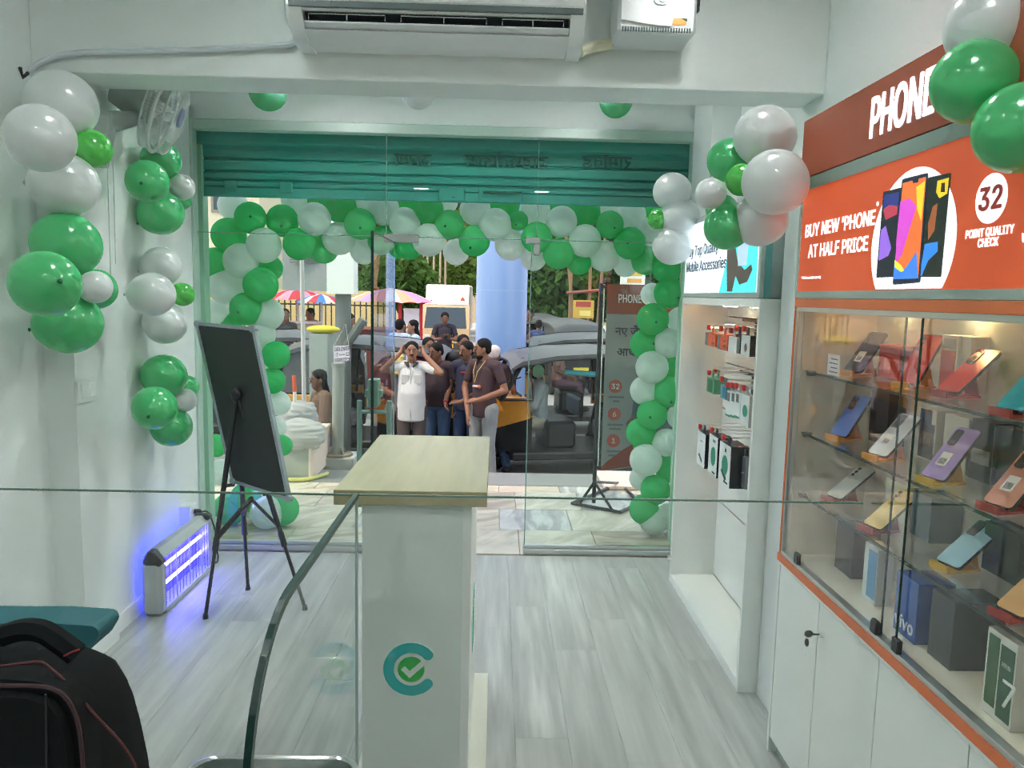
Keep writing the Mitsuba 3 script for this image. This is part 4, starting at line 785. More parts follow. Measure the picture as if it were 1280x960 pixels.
pbox('slim box with a red front and a white band, top glass shelf', 1178, 418, 1194, 478, SH[0]+.002, 1.25, .05, C(220, 200, 176, .4), C(206, 196, 180, .4), [('red_print', sbox(.06, .02, .9, .72), C(196, 62, 48, .4)), ('label', sbox(.14, .76, .86, .94), C(170, 150, 136, .4))])
pbox('cream phone box under the lamp, top glass shelf', 1199, 420, 1210, 480, SH[0]+.002, 1.26, .05, C(200, 190, 172, .4), C(196, 186, 168, .4))
# ---------------------------------------------------------------- balloons
GM = [M('balloon_green', (.12, .66, .27), .07, kind='thin', diff_trans=1.05, eta=1.5), M('balloon_leaf_green', (.09, .52, .09), .07, kind='thin', diff_trans=.65, eta=1.5)]
def _inb(n, c): return M(n, c, .22, spec=.5, coat=1.0)
GI = [_inb('balloon_green_inside', (.05, .40, .13)), _inb('balloon_leaf_inside', (.06, .42, .055))]; WI = _inb('balloon_white_inside', (.66, .69, .68))
WM = M('balloon_white', (.84, .88, .86), .08, kind='thin', diff_trans=1.0, eta=1.5)
KG, KW = C(16, 84, 48, .4), C(176, 180, 176, .4)
def _bprof():
    out = []
    for t in np.linspace(0, PI, 23):
        z = -math.cos(t); r = math.sin(t)*(1-.10*max(0, -z)**1.5)
        out.append((max(r, 0.0), z*1.04 if z > 0 else z*1.10))
    out[0] = (.035, out[0][1]); out[-1] = (.001, out[-1][1])
    return out
BAL = mikit.ply(lathe(_bprof(), 36), None, True)
KNOT = mikit.ply(lathe([(.05, -1.22), (.075, -1.20), (.03, -1.15), (.028, -1.12), (.06, -1.085)], 12), None, True)
def balloon(p, r, col, axis, lab, group, dot=False):
    """p: centre; r: radius; axis: the way its knot points."""
    z = -unit(axis); x = unit(np.cross(z, (0.3, .2, 1) if abs(z[2]) < .9 else (1, 0, 0))); m = np.eye(4)
    m[:3, 0], m[:3, 1], m[:3, 2], m[:3, 3] = x*r, np.cross(z, x)*r, z*r, p
    k = obj('balloon', BAL, ({'g': GM[0], 'l': GM[1], 'w': WM} if 'arch' in group else {'g': GI[0], 'l': GI[1], 'w': WI})[col], lab, 'balloon', group, tw=TW(m))
    part(k, 'knot', KNOT, KW if col == 'w' else KG, tw=TW(m))
    return k
ORD = ['first', 'second', 'third', 'fourth', 'fifth', 'sixth', 'seventh', 'eighth', 'ninth', 'tenth', 'eleventh', 'twelfth', 'thirteenth', 'fourteenth', 'fifteenth', 'sixteenth', 'seventeenth', 'eighteenth', 'nineteenth', 'twentieth', 'twenty-first', 'twenty-second', 'twenty-third', 'twenty-fourth', 'twenty-fifth', 'twenty-sixth', 'twenty-seventh', 'twenty-eighth', 'twenty-ninth', 'thirtieth']
rb = random.Random(11)
def rax(back=True): return np.array([rb.uniform(-.5, .5), .8 if back else -.9, rb.uniform(-.6, .6)])
# clusters inside: x, y, radius in the picture, colour, distance from the wall, knot to us, label
gl, gl2 = 'balloons of the two nearer clusters on the left wall', 'balloons of the three farther clusters on the left wall'
for x, y, r, c, off, lab in [
    (77, 131, 41, 'w', .11, 'white balloon at the top of the white cluster beside the fan'),
    (50, 173, 41, 'w', .30, 'big white balloon in front of the white cluster beside the fan, leftmost'),
    (115, 186, 23, 'l', .20, 'small bright green balloon beside the white cluster under the fan arm'),
    (81, 231, 39, 'w', .12, 'white balloon at the bottom of the white cluster beside the fan'),
    (83, 306, 40, 'g', .12, 'green balloon at the top of the big green cluster over the switch plate'),
    (57, 355, 41, 'g', .30, 'big green balloon with a dark dot in front of the cluster over the switch plate'),
    (86, 404, 38, 'g', .12, 'green balloon at the bottom of the big green cluster over the switch plate'),
    (119, 361, 25, 'g', .10, 'green balloon half hidden behind the small white one over the switch plate'),
    (119, 359, 20, 'w', .24, 'small white balloon in front of the big green cluster over the switch plate')]:
    p = atx(x, y, -1.80+off); d = (p-EYE)@CF
    balloon(p, r*d/F/1.0, c, (1, -.9, .1) if 'dark dot' in lab else (-1, rb.uniform(-.3, .6), rb.uniform(-.5, .5)), lab, gl)
for x, y, r, c, off, lab in [
    (201, 200, 24, 'g', .08, 'green balloon at the top of the cluster below the fan cage'),
    (184, 227, 26, 'g', .22, 'green balloon with a dark knot in front of the cluster below the fan cage'),
    (227, 234, 16, 'w', .16, 'small white balloon at the right of the cluster below the fan cage'),
    (201, 266, 27, 'g', .08, 'green balloon at the bottom of the cluster below the fan cage'),
    (226, 249, 13, 'g', .06, 'green balloon peeping out behind the small white one below the fan cage'),
    (201, 333, 24, 'w', .08, 'white balloon at the top of the white cluster above the display board'),
    (190, 368, 27, 'w', .20, 'white balloon in front of the white cluster above the display board'),
    (228, 368, 14.5, 'l', .16, 'small bright green balloon at the right of the white cluster above the display board'),
    (206, 404, 26, 'w', .08, 'white balloon at the bottom of the white cluster above the display board'),
    (205, 470, 27, 'g', .08, 'green balloon at the top of the cluster left of the display board'),
    (193, 510, 27, 'g', .20, 'green balloon with a dark knot in front of the cluster left of the display board'),
    (233, 484, 15, 'g', .06, 'green balloon half hidden behind the small white one left of the display board'),
    (231, 500, 14.5, 'w', .15, 'small white balloon at the right of the cluster left of the display board'),
    (214, 533, 25, 'g', .08, 'green balloon at the bottom of the cluster left of the display board')]:
    p = atx(x, y, -1.76+off); d = (p-EYE)@CF
    balloon(p, r*d/F, c, (.2, -1, -.2) if 'knot' in lab else (-1, rb.uniform(-.2, .8), rb.uniform(-.5, .5)), lab, gl2)
gr_ = 'balloons of the cluster at the corner of the shop sign'
for x, y, r, c, Y, lab in [
    (956, 170, 37, 'w', 2.72, 'big white balloon at the top of the cluster at the corner of the shop sign'),
    (912, 201, 27, 'g', 2.86, 'green balloon at the upper left of the cluster at the corner of the shop sign'),
    (928, 225, 20, 'l', 2.64, 'small bright green balloon amid the cluster at the corner of the shop sign'),
    (969, 228, 40, 'w', 2.48, 'largest white balloon, nearest in the cluster at the corner of the shop sign'),
    (888, 242, 19, 'w', 2.66, 'small white balloon at the left of the cluster at the corner of the shop sign'),
    (909, 284, 28, 'g', 2.70, 'green balloon at the bottom of the cluster, over the accessory sign'),
    (902, 262, 19, 'g', 2.90, 'green balloon behind the small white one over the accessory sign'),
    (950, 275, 33, 'w', 2.66, 'white balloon at the bottom right of the cluster over the accessory sign')]:
    p = aty(x, y, Y); balloon(p, r*((p-EYE)@CF)/F, c, (1, .3, rb.uniform(-.4, .3)), lab, gr_)
for x, y, r, c, X, lab in [
    (840, 239, 23, 'w', 1.01, 'white balloon at the top of the three by the far end of the accessory sign'),
    (849, 271, 24, 'w', .97, 'white balloon in the middle of the three by the far end of the accessory sign'),
    (840, 307, 24, 'w', 1.0, 'white balloon at the bottom of the three by the far end of the accessory sign'),
    (822, 274, 12.5, 'l', .985, 'small bright green balloon beside the three white ones at the accessory sign')]:
    p = aty(x, y, 4.18); balloon(p, r*((p-EYE)@CF)/F, c, (1, .3, rb.uniform(-.4, .3)), lab, 'balloons by the far end of the accessory sign')
for x, y, r, c, Y, lab in [
    (1239, 33, 53, 'w', 1.66, 'big white balloon over the shop sign at the upper right corner'),
    (1218, 103, 50, 'g', 1.62, 'green balloon hiding the end of the lettering on the shop sign'),
    (1277, 160, 55, 'g', 1.48, 'big green balloon over the orange poster at the right picture edge')]:
    p = aty(x, y, Y); balloon(p, r*((p-EYE)@CF)/F, c, (1, .4, rb.uniform(-.3, .3)), lab, 'balloons over the end of the shop sign')
for x, y, r, c, lab in [(335, 113, 24, 'g', 'green balloon on the bay ceiling peeping out under the beam at left'), (522, 113, 22, 'w', 'white balloon on the bay ceiling peeping out under the beam in the middle'),
                        (770, 125, 21, 'g', 'green balloon on the bay ceiling peeping out under the beam at right')]:
    p = aty(x, y, 4.3); balloon(p, r*((p-EYE)@CF)/F, c, (0, 0, 1), lab, 'balloons under the ceiling of the entrance bay')
# the arch outside the glass: x, y, radius, colour, layer (0 nearest), d: knot towards us
top = [(291, 257, 18, 'w', 2, 0), (313, 272, 19, 'g', 0, 1), (353, 276, 19.5, 'g', 1, 1), (370, 249, 18, 'w', 2, 0), (286, 294, 21, 'g', 1, 0), (330, 307, 21, 'w', 0, 0), (393, 274, 20, 'w', 0, 0),
       (402, 250, 17, 'g', 2, 0), (425, 258, 20, 'g', 1, 0), (450, 280, 19, 'g', 0, 1), (374, 305, 19.5, 'g', 0, 0), (404, 311, 18, 'g', 2, 0), (424, 298, 20, 'w', 1, 0), (455, 253, 17, 'w', 2, 0), (480, 262, 19, 'w', 1, 0),
       (455, 313, 17, 'w', 2, 0), (477, 301, 17, 'g', 1, 0), (488, 285, 14, 'g', 2, 0), (506, 279, 19, 'w', 0, 0), (508, 253, 16, 'g', 2, 0), (536, 262, 18, 'g', 0, 0), (558, 252, 14, 'w', 2, 0), (562, 281, 18, 'g', 0, 1),
       (536, 300, 20, 'w', 0, 0), (493, 311, 13, 'g', 2, 0), (512, 308, 16, 'g', 1, 0), (570, 315, 16, 'w', 2, 0), (594, 262, 19, 'w', 1, 0), (630, 255, 19.5, 'g', 2, 0), (593, 301, 19, 'g', 0, 1), (619, 281, 20, 'w', 0, 0),
       (648, 276, 12, 'g', 0, 1), (638, 306, 19, 'w', 1, 0), (670, 264, 19, 'w', 2, 0), (671, 297, 19, 'g', 0, 0), (700, 262, 15, 'g', 2, 0), (702, 277, 19, 'w', 0, 0), (667, 322, 16, 'w', 2, 0), (698, 317, 19, 'g', 0, 0),
       (731, 301, 20, 'w', 0, 0), (732, 265, 18, 'g', 1, 0), (762, 281, 17, 'g', 0, 1), (760, 260, 14, 'w', 2, 0), (724, 328, 15, 'g', 1, 0), (755, 320, 19, 'w', 1, 0), (789, 269, 18, 'w', 1, 0), (787, 304, 19.5, 'g', 0, 1),
       (782, 331, 15, 'w', 2, 0), (814, 266, 13, 'g', 2, 0), (814, 290, 18, 'w', 1, 0)]
left = [(269, 328, 18, 'g', 1, 0), (301, 326, 21, 'w', 0, 0), (337, 335, 16, 'g', 2, 0), (283, 358, 21.5, 'w', 1, 0), (326, 356, 21, 'g', 0, 0), (308, 386, 20, 'g', 0, 1), (334, 393, 20, 'w', 1, 0), (271, 391, 17, 'w', 2, 0),
        (288, 404, 14, 'g', 2, 0), (326, 418, 18, 'w', 1, 0), (345, 444, 17, 'g', 0, 0), (322, 449, 16, 'w', 2, 0), (340, 476, 16, 'g', 0, 1), (348, 504, 15, 'w', 1, 0), (343, 534, 14, 'w', 2, 0), (352, 557, 13, 'g', 1, 0), (270, 557, 14, 'g', 1, 0),
        (276, 590, 16, 'w', 2, 0), (307, 622, 18, 'g', 1, 0), (289, 648, 17, 'g', 1, 0), (334, 646, 20, 'w', 0, 0), (353, 648, 20, 'g', 1, 0), (323, 670, 17, 'w', 2, 0), (284, 671, 16, 'g', 2, 0), (262, 440, 13, 'w', 2, 0)]
right = [(807, 325, 18, 'g', 1, 0), (834, 336, 18, 'g', 0, 0), (815, 368, 14, 'w', 2, 0), (837, 366, 19, 'g', 0, 1), (816, 399, 19.5, 'g', 0, 1), (850, 400, 16, 'w', 1, 0), (806, 430, 18, 'g', 1, 1), (836, 429, 18, 'w', 0, 0),
         (815, 459, 20, 'w', 0, 0), (847, 459, 17, 'g', 1, 0), (806, 488, 18, 'w', 1, 0), (835, 490, 19, 'g', 0, 1), (815, 518, 18.5, 'g', 0, 1), (849, 521, 15, 'w', 1, 0), (801, 541, 18, 'g', 1, 0), (833, 553, 17, 'w', 0, 0),
         (806, 557, 14, 'g', 2, 0), (807, 575, 19.5, 'w', 0, 0), (836, 586, 17, 'g', 1, 0), (802, 598, 15, 'w', 2, 0), (819, 612, 18, 'g', 0, 0), (805, 637, 18, 'g', 0, 0), (836, 644, 15, 'w', 1, 0), (816, 671, 17, 'w', 0, 0), (838, 671, 14, 'w', 1, 0)]
for nm, lst, key, txt in (('top', top, 0, 'counted from the left along the top of the outdoor arch'), ('left', left, 1, 'counted from the top down the left leg of the outdoor arch'), ('right', right, 1, 'counted from the top down the right leg of the outdoor arch')):
    cnt = {'g': 0, 'w': 0}
    for x, y, r, c, L, d in sorted(lst, key=lambda q: q[key]):
        n = ORD[cnt[c]]; cnt[c] += 1
        p = aty(x, y, 5.17+.085*L+rb.uniform(-.015, .015)); rr_ = r*1.03*((p-EYE)@CF)/F
        if p[2] < rr_*1.04: p[2] = rr_*1.04
        balloon(p, rr_, c, np.array([rb.uniform(-.35, .35), -1, rb.uniform(-.5, .1)]) if d else rax(), '%s %s balloon, %s' % (n, {'g': 'green', 'w': 'white'}[c], txt), 'balloons of the arch outside the glass')

# ---------------------------------------------------------------- roller shutter outside the glass
rs = thing('roller_shutter', 'teal steel roller shutter rolled most of the way up over the entrance', 'roller shutter')
ys = 4.98; tp = 'mat_teal_paint'
sx0, sx1 = -1.90, 1.24
part(rs, 'hood', bx(sx0, sx1, ys-.12, ys+.02, 2.55, 2.66, .004), tp, smooth=False)
part(rs, 'housing', bx(sx0, sx1, ys-.02, ys+.10, 2.52, 3.2, .004), tp, smooth=False)
for i, (z1, z0) in enumerate(((2.55, 2.475), (2.475, 2.40), (2.40, 2.345), (2.345, 2.297))):
    part(rs, 'slat', extx([(ys-.012, z1-.012), (ys-.020, z1-.018), (ys-.014, z1-.026), (ys-.012, z0+.006), (ys-.002, z0), (ys+.01, z0), (ys+.01, z1)], sx0, sx1), tp, smooth=False)
part(rs, 'bottom_rail', bx(sx0, sx1, ys-.018, ys+.012, 2.235, 2.295, .004), tp, smooth=False)
for x0, x1 in ((-.38, -.22), (-.13, .15)):
    part(rs, 'lock_plate', bx(x0, x1, ys-.026, ys-.012, 2.24, 2.325, .003), tp, smooth=False)
part(rs, 'latch', cat_(tube([(-.10, ys-.03, 2.30), (.02, ys-.05, 2.30), (.14, ys-.03, 2.30)], .008, 6)), C(20, 84, 74, .4))
part(rs, 'key_hole', bx(-.30, -.28, ys-.028, ys-.025, 2.262, 2.267), DK, smooth=False)
for x in (-1.70, -1.35):
    part(rs, 'bracket', bx(x-.04, x+.04, ys-.03, ys-.012, 2.265, 2.335, .004), tp, smooth=False)
for x in (sx0-.02, sx1-.03): part(rs, 'guide_rail', bx(x, x+.05, ys-.04, ys+.05, 0, 2.55, .003), C(150, 188, 168, .45), smooth=False)
dt = C(14, 86, 78, .5)
for key, px_, py_, h in (('word_c', 516, 208, .085), ('word_b', 633, 210, .085), ('word_a', 758, 211, .085)):
    p = aty(px_, py_, ys-.022)
    part(rs, 'lettering', devan(key, h, (p[0], ys-.026, p[2]), (1, 0, 0), (0, 0, 1), .003, mirror=True), dt, smooth=False)
# ---------------------------------------------------------------- porch and street
G = -.62
pf_ = struct('porch', bx(-4.5, 4.5, 4.72, 6.95, -.75, -.012), 'mat_concrete', 'raised porch in front of the shop', smooth=False)
rt = random.Random(5)
xs = np.arange(-4.5, 4.4, .52)
for j, (ya, yb) in enumerate(((4.725, 5.24), (5.24, 5.76), (5.76, 6.28), (6.28, 6.50))):
    for x in xs-(.13 if j % 2 else 0):
        part('porch', 'tile', bx(x+.002, x+.518, ya+.002, yb-.002, -.012, rt.uniform(-.001, .001), .002), MARB[rt.choice([0, 0, 1, 2, 2, 3])], smooth=False)
M('grey_granite', (.20, .20, .20), .4)
for x in np.arange(-4.5, 4.4, 1.1):
    part('porch', 'edge_slab', bx(x+.002, x+1.098, 6.502, 6.97, -.05, .004, .004), 'mat_grey_granite', smooth=False)
obj('marble_slab', bx(.96, 2.3, 6.40, 6.99, .005, .035, .004), C(226, 200, 190, .4), 'loose pale pink marble slab on the porch edge under the poster stand', 'slab', smooth=False)
struct('road', bx(-60, 60, 6.9, 90, G-.3, G), 'mat_asphalt', 'grey asphalt road in front of the shop', smooth=False)
struct('pavement', bx(-60, 60, 24.5, 90, G, G+.14), 'mat_concrete', 'pavement on the far side of the road', smooth=False)

def leafmesh(n, seed, c, rad, size, zs=1.0):
    """Loose leaves: n crossed little blades inside an ellipsoid."""
    r = np.random.default_rng(seed)
    d = r.normal(size=(n, 3)); d /= np.linalg.norm(d, axis=1, keepdims=True)
    p = d*np.cbrt(r.uniform(.15, 1, (n, 1)))*np.array([rad, rad, rad*zs])
    p *= .75+.5*meshkit.noise(p*1.3/rad*2+seed, seed)[:, None]
    p += c
    a = r.normal(size=(n, 3)); a /= np.linalg.norm(a, axis=1, keepdims=True)
    b = np.cross(a, r.normal(size=(n, 3))); b /= np.linalg.norm(b, axis=1, keepdims=True)
    s = size*r.uniform(.6, 1.3, (n, 1))
    v = np.stack([p-a*s, p+b*s*.45, p+a*s, p-b*s*.45], 1).reshape(-1, 3)
    i = np.arange(n)*4
    return trimesh.Trimesh(v, np.vstack([np.c_[i, i+1, i+2], np.c_[i, i+2, i+3]]), process=False)
for i, c in enumerate(((.10, .19, .05), (.16, .26, .06), (.07, .13, .05))): M('leaf_%d' % i, c, .5, kind='thin', diff_trans=.7)
bark = C(96, 80, 66, .9)
def tree(lab, px_, Y, ztop, zlow, rad, n, leaf, seed, size=.20):
    x = aty(px_, 366, Y)[0]; c = np.array([x, Y, (ztop+zlow)/2])
    k = thing('tree', lab, 'tree', 'trees beyond the road')
    r = np.random.default_rng(seed)
    part(k, 'trunk', tube(spline([(x, Y, G), (x+.1, Y, G+1.2), (x-.05, Y+.1, zlow+.3), (x, Y, c[2])], 5), np.linspace(.18, .07, 16), 8), bark)
    for q in range(3):
        e = c+r.uniform(-.6, .6, 3)*rad
        part(k, 'branch', tube(spline([(x, Y, zlow), (c+e)/2*np.array([1, 1, 1])*1.0 if False else c*.5+e*.5, e], 5), np.linspace(.07, .025, 11), 6), bark)
    part(k, 'foliage', leafmesh(n, seed, c, rad, size, (ztop-zlow)/2/rad), 'mat_leaf_%d' % leaf, kind='stuff')
for a in [('dark tree behind the blue pillar, right of the doorway', 685, 26, 4.4, .5, 1.9, 4200, 0, 1), ('leafy tree beside the poster stand', 738, 28, 5.0, .5, 2.2, 4200, 2, 2),
          ('tall dark tree over the parked rickshaws', 780, 33, 7.5, .8, 3.0, 4200, 2, 3), ('mid green tree left of the blue pillar', 575, 36, 5.5, 1.5, 2.2, 2600, 1, 4),
          ('dark green tree behind the white truck', 535, 42, 7.5, 1.0, 3.0, 4200, 2, 5), ('yellow-green sunlit tree behind the junction box', 452, 38, 4.6, 1.6, 2.2, 2200, 1, 6),
          ('big dark tree filling the gap under the shutter', 660, 42, 9, .8, 4.0, 5200, 2, 7), ('tree at the right behind the balloons', 860, 34, 7, 1.6, 3, 2400, 0, 8),
          ('bushy tree left of the white truck', 500, 30, 3.4, .9, 1.5, 1800, 0, 9)]: tree(*a)

# buildings and the fence across the road
cream_ = C(232, 216, 190, .8); bei = C(206, 186, 150, .8)
def building(lab, x0, x1, y0, y1, z1, wall, nwx, nwz):
    k = thing('building', lab, 'building')
    part(k, 'wall', bx(x0, x1, y0, y1, G, z1), wall, smooth=False)
    part(k, 'cornice', bx(x0-.15, x1+.15, y0-.2, y1, z1, z1+.25), C(190, 180, 165, .8), smooth=False)
    for i in range(nwx):
        for j in range(nwz):
            xa = x0+(x1-x0)*(i+.5)/nwx; za = G+2.2+j*3.0
            w = part(k, 'window', bx(xa-.55, xa+.55, y0-.05, y0+.02, za, za+1.3), C(150, 140, 130, .6), smooth=False)
            part(w, 'pane', bx(xa-.45, xa+.45, y0-.06, y0-.04, za+.1, za+1.2), C(60, 70, 76, .15), smooth=False)
building('cream building far left behind the balloons', -22, -9.2, 30, 40, 9.5, cream_, 5, 3)
building('long pale building behind the trees', -8, 30, 58, 70, 7.0, bei, 12, 2)
building('white house at the far left beyond the road', -40, -23, 34, 50, 12, C(228, 226, 220, .8), 5, 4)
fx0, fx1, fy = -9.5, -3.3, 24.8
fe_ = thing('boundary_fence', 'yellowish boundary wall with iron bars behind the market stalls', 'fence')
part(fe_, 'low_wall', bx(fx0, fx1, fy, fy+.2, G, .35), bei, smooth=False)
for i, x in enumerate(np.linspace(fx0, fx1, 34)):
    part(fe_, 'iron_bar', cyl((x, fy+.1, .3), (x, fy+.1, 1.35), .022, n=6), C(70, 58, 52, .6), smooth=False)
part(fe_, 'rail', bx(fx0, fx1, fy+.08, fy+.12, 1.2, 1.25), C(70, 58, 52, .6), smooth=False)
hw = obj('yellow_wall', bx(-10.2, -3.6, 27.0, 27.2, G, 1.7), C(222, 190, 132, .8), 'plain ochre wall behind the iron fence', 'wall', smooth=False)
for i, (px_, Y, lab) in enumerate(((515, 26, 'first'), (521, 26.3, 'second'), (527, 26, 'third'), (534, 26.4, 'fourth'), (541, 26, 'fifth'), (548, 26.2, 'sixth'), (556, 26.5, 'seventh'))):
    x = aty(px_, 366, Y)[0]
    obj('bamboo_pole', cyl((x*33/Y, 33+i*.1, G+.14), (x*33/Y+.05*(i % 3-1), 33+i*.1, 5.4), .055, .045, 7), C(196, 176, 150, .7), '%s bamboo pole from the left in the row behind the white truck' % lab, 'pole', 'bamboo poles behind the truck')
for i, (px_, Y, lab, ln) in enumerate(((713, 20, 'bamboo pole standing left in the frame behind the rickshaws', 0), (727, 20.2, 'bamboo pole leaning in the frame behind the rickshaws', .5), (737, 20, 'bamboo pole nearest the poster stand behind the rickshaws', 0), (745, 20.5, 'reddish pole behind the top edge of the poster stand', -.2))):
    x = aty(px_, 366, Y)[0]
    obj('bamboo_pole', cyl((x, Y, G), (x-ln, Y, 3.6), .05, .04, 7), C(150, 116, 84, .7), lab, 'pole', 'bamboo poles behind the rickshaws')
x = aty(729, 366, 20)[0]
obj('bamboo_crossbar', cyl((x-.45, 19.93, 1.75), (x+.5, 19.93, 1.85), .04, n=7), C(150, 90, 78, .7), 'reddish crossbar tied between the bamboo poles behind the rickshaws', 'pole')
def hoarding(lab, x0, x1, ya, yb, Y, cols, z0=None):
    a, b = aty(x0, ya, Y), aty(x1, yb, Y)
    k = thing('hoarding', lab, 'hoarding')
    part(k, 'board', bx(a[0], b[0], Y, Y+.06, b[2], a[2]), C(*cols[0], .5), smooth=False)
    n = len(cols)-1
    for i, c in enumerate(cols[1:]):
        z1 = a[2]-(a[2]-b[2])*(i+.15)/n; z2 = a[2]-(a[2]-b[2])*(i+.75)/n
        part(k, 'printed_band', bx(a[0]+.06+.1*i, b[0]-.08, Y-.006, Y, z2, z1), C(*c, .5), smooth=False)
    for x in (a[0]+.06, b[0]-.06): part(k, 'post', cyl((x, Y+.1, G), (x, Y+.1, b[2]), .04, n=6), bark, smooth=False)
hoarding('yellow and white hoarding over the poster stand', 776, 806, 338, 356, 18, [(236, 232, 220), (228, 180, 70), (226, 160, 60)])
hoarding('yellow printed hoarding behind the parked rickshaws', 717, 742, 375, 398, 19, [(214, 170, 70), (180, 70, 60), (236, 214, 130)])

# blue pillar, utility boxes, poles
x = aty(626.5, 400, 12)[0]
def _pil(p, n, uv): return mix((.20, .34, .62), (.36, .50, .76), smoothstep(.3, .7, fbm(p.x*2.2, p.y*2.2, p.z*.15, 3)))
bp_ = obj('blue_pillar', lathe([(.40, G), (.40, 6.0)], 40, (x, 12, 0)), M('pillar_blue', proc(_pil), .35), 'thick round light blue pillar standing in the road behind the men', 'pillar')
for z in (.55, 1.72, 2.9): part(bp_, 'seam_band', lathe([(.403, z), (.403, z+.012)], 40, (x, 12, 0)), C(150, 180, 214, .4))
jb = thing('junction_box', 'grey louvred junction box with a bright white side on a post, left of the doorway', 'junction box')
Yj = 9.6
a, b, c = aty(350, 318, Yj), aty(408, 364, Yj), aty(442, 364, Yj)
part(jb, 'cabinet', hull(np.array([(x_, y_, z_) for x_, y_ in ((a[0], Yj+.1), (b[0], Yj), (b[0]+.05, Yj+.4), (a[0]+.05, Yj+.5)) for z_ in (b[2], a[2]+.12)])), C(150, 152, 150, .5), smooth=False)
part(jb, 'white_panel', hull(np.array([(x_, y_, z_) for x_, y_ in ((b[0]+.004, Yj), (c[0], Yj+.02), (c[0], Yj+.30), (b[0]+.05, Yj+.35)) for z_ in (b[2]-.03, a[2]+.12)])), C(244, 242, 236, .5), smooth=False)
for i in range(5):
    z = a[2]+.02-i*.028
    part(jb, 'louvre', bx(a[0]+.12, b[0]-.10, Yj-.008, Yj+.02, z, z+.008), C(112, 114, 114, .5), smooth=False)
part(jb, 'post', cyl((c[0]-.17, Yj+.2, G), (c[0]-.17, Yj+.2, b[2]), .10, n=14), C(118, 120, 116, .5))
part(jb, 'strut', cyl((c[0]-.17, Yj+.15, b[2]-.75), (c[0]+.10, Yj+.15, b[2]-.35), .06, n=10), C(110, 112, 108, .5))
gp = thing('steel_post', 'thick grey steel post on a base plate and concrete block at the porch edge', 'post')
Yp = 7.28; p0 = aty(422, 567, Yp); p1 = aty(423, 455, Yp)
part(gp, 'post', cyl((p0[0], Yp, p0[2]), (p1[0], Yp, p1[2]), .056, n=18), C(150, 152, 146, .45))
part(gp, 'collar', cyl((p1[0], Yp, p1[2]-.03), (p1[0], Yp, p1[2]+.01), .064, n=18), C(140, 142, 136, .45))
part(gp, 'base_plate', cyl((p0[0], Yp, p0[2]-.015), (p0[0], Yp, p0[2]+.005), .145, n=12), C(130, 120, 104, .7))
part(gp, 'concrete_block', bx(p0[0]-.12, p0[0]+.18, Yp-.14, Yp+.2, G, p0[2]-.016, .01), 'mat_concrete', smooth=False)
for q in range(4):
    a_ = PI/4+q*PI/2; part(gp, 'gusset', hull(np.array([(p0[0]+r_*math.cos(a_+w), Yp+r_*math.sin(a_+w), p0[2]+z_) for r_, z_ in ((.05, .07), (.05, .005), (.12, .005)) for w in (-.05, .05)])), C(130, 122, 108, .7), smooth=False)
ns = thing('paper_notice', 'white paper notice with hand lettering hanging above the steel post', 'notice')
q = [aty(x_, y_, 7.18) for x_, y_ in ((416.5, 433), (436, 431.5), (438, 451), (417.5, 454.5))]
nq = trimesh.Trimesh(np.array(q+[v+np.array([0, .006, 0]) for v in q]), [[0, 2, 1], [0, 3, 2], [4, 5, 6], [4, 6, 7], [0, 1, 5], [0, 5, 4], [1, 2, 6], [1, 6, 5], [2, 3, 7], [2, 7, 6], [3, 0, 4], [3, 4, 7]], process=False)
part(ns, 'sheet', nq, C(232, 220, 236, .7), smooth=False)
nu, nv = unit(q[1]-q[0]), unit(q[0]-q[3])
for s_, f_ in (('DELIVERY', .72), ('-7 —— 13', .40), ('SERVICE', .08)):
    part(ns, 'lettering', text(s_, .033, q[3]+(q[0]-q[3])*f_+nu*.008+np.array([0, -.001, 0]), nu, nv, .001, sx=.78 if f_ != .4 else .62), C(88, 66, 96, .7), smooth=False)
part(ns, 'string', tube([q[0], aty(424, 420, 7.2), aty(432, 405, 7.2), q[1]], .003, 5), C(200, 190, 190, .7))
Yw = 6.85
wp0, wp1 = aty(381, 556, Yw), aty(377, 326, Yw)
obj('white_pole', cyl(wp0-np.array([0, 0, .25]), wp1+np.array([0, 0, .5]), .019, n=10), C(206, 200, 200, .4), 'thin white pole rising from the planter at the porch edge', 'pole')
op0, op1 = aty(371, 548, 6.75), aty(367.5, 470, 6.75)
ob = obj('marker_pole', cyl(op0-np.array([0, 0, .1]), op1, .016, n=10), C(214, 214, 210, .5), 'short white pole with an orange top stuck in the planter', 'pole')
part(ob, 'orange_band', cyl(op1-(op1-op0)*.25, op1+np.array([0, 0, .004]), .0175, n=10), C(226, 92, 52, .5))
pb = thing('planter_block', 'low marble-clad block on the porch left of the podium, with a bag on top', 'block')
pz = .16
pa = atz(369, 600, 0); pm = atz(386, 601, 0); pr = atz(404, 592, 0)
xA, xB = pa[0]-.5, pm[0]
part(pb, 'body', bx(xA, xB, pm[1], pm[1]+.75, .001, pz+.19, .004), C(164, 166, 158, .6), smooth=False)
part(pb, 'side_slab', bx(xB, xB+.02, pm[1]-.005, pm[1]+.76, .001, pz+.20, .002), C(224, 202, 190, .5), smooth=False)
part(pb, 'cap', bx(xA, xB+.03, pm[1]-.01, pm[1]+.77, pz+.19, pz+.22, .003), C(206, 190, 170, .5), smooth=False)
bag = trimesh.creation.icosphere(subdivisions=5); bv = bag.vertices
dd = meshkit.fbm(bv*1.3+4, 2, 2)-.5; ridge = np.abs(meshkit.noise(bv*np.array([1.5, 1.5, 4])+9, 5)-.5)
bag.vertices = bv*(1+.35*dd+.30*ridge)[:, None]*np.array([.17, .15, .15])
bc = aty(374, 545, pm[1]+.2); bag.apply_translation([bc[0]-.02, pm[1]+.26, pz+.36])
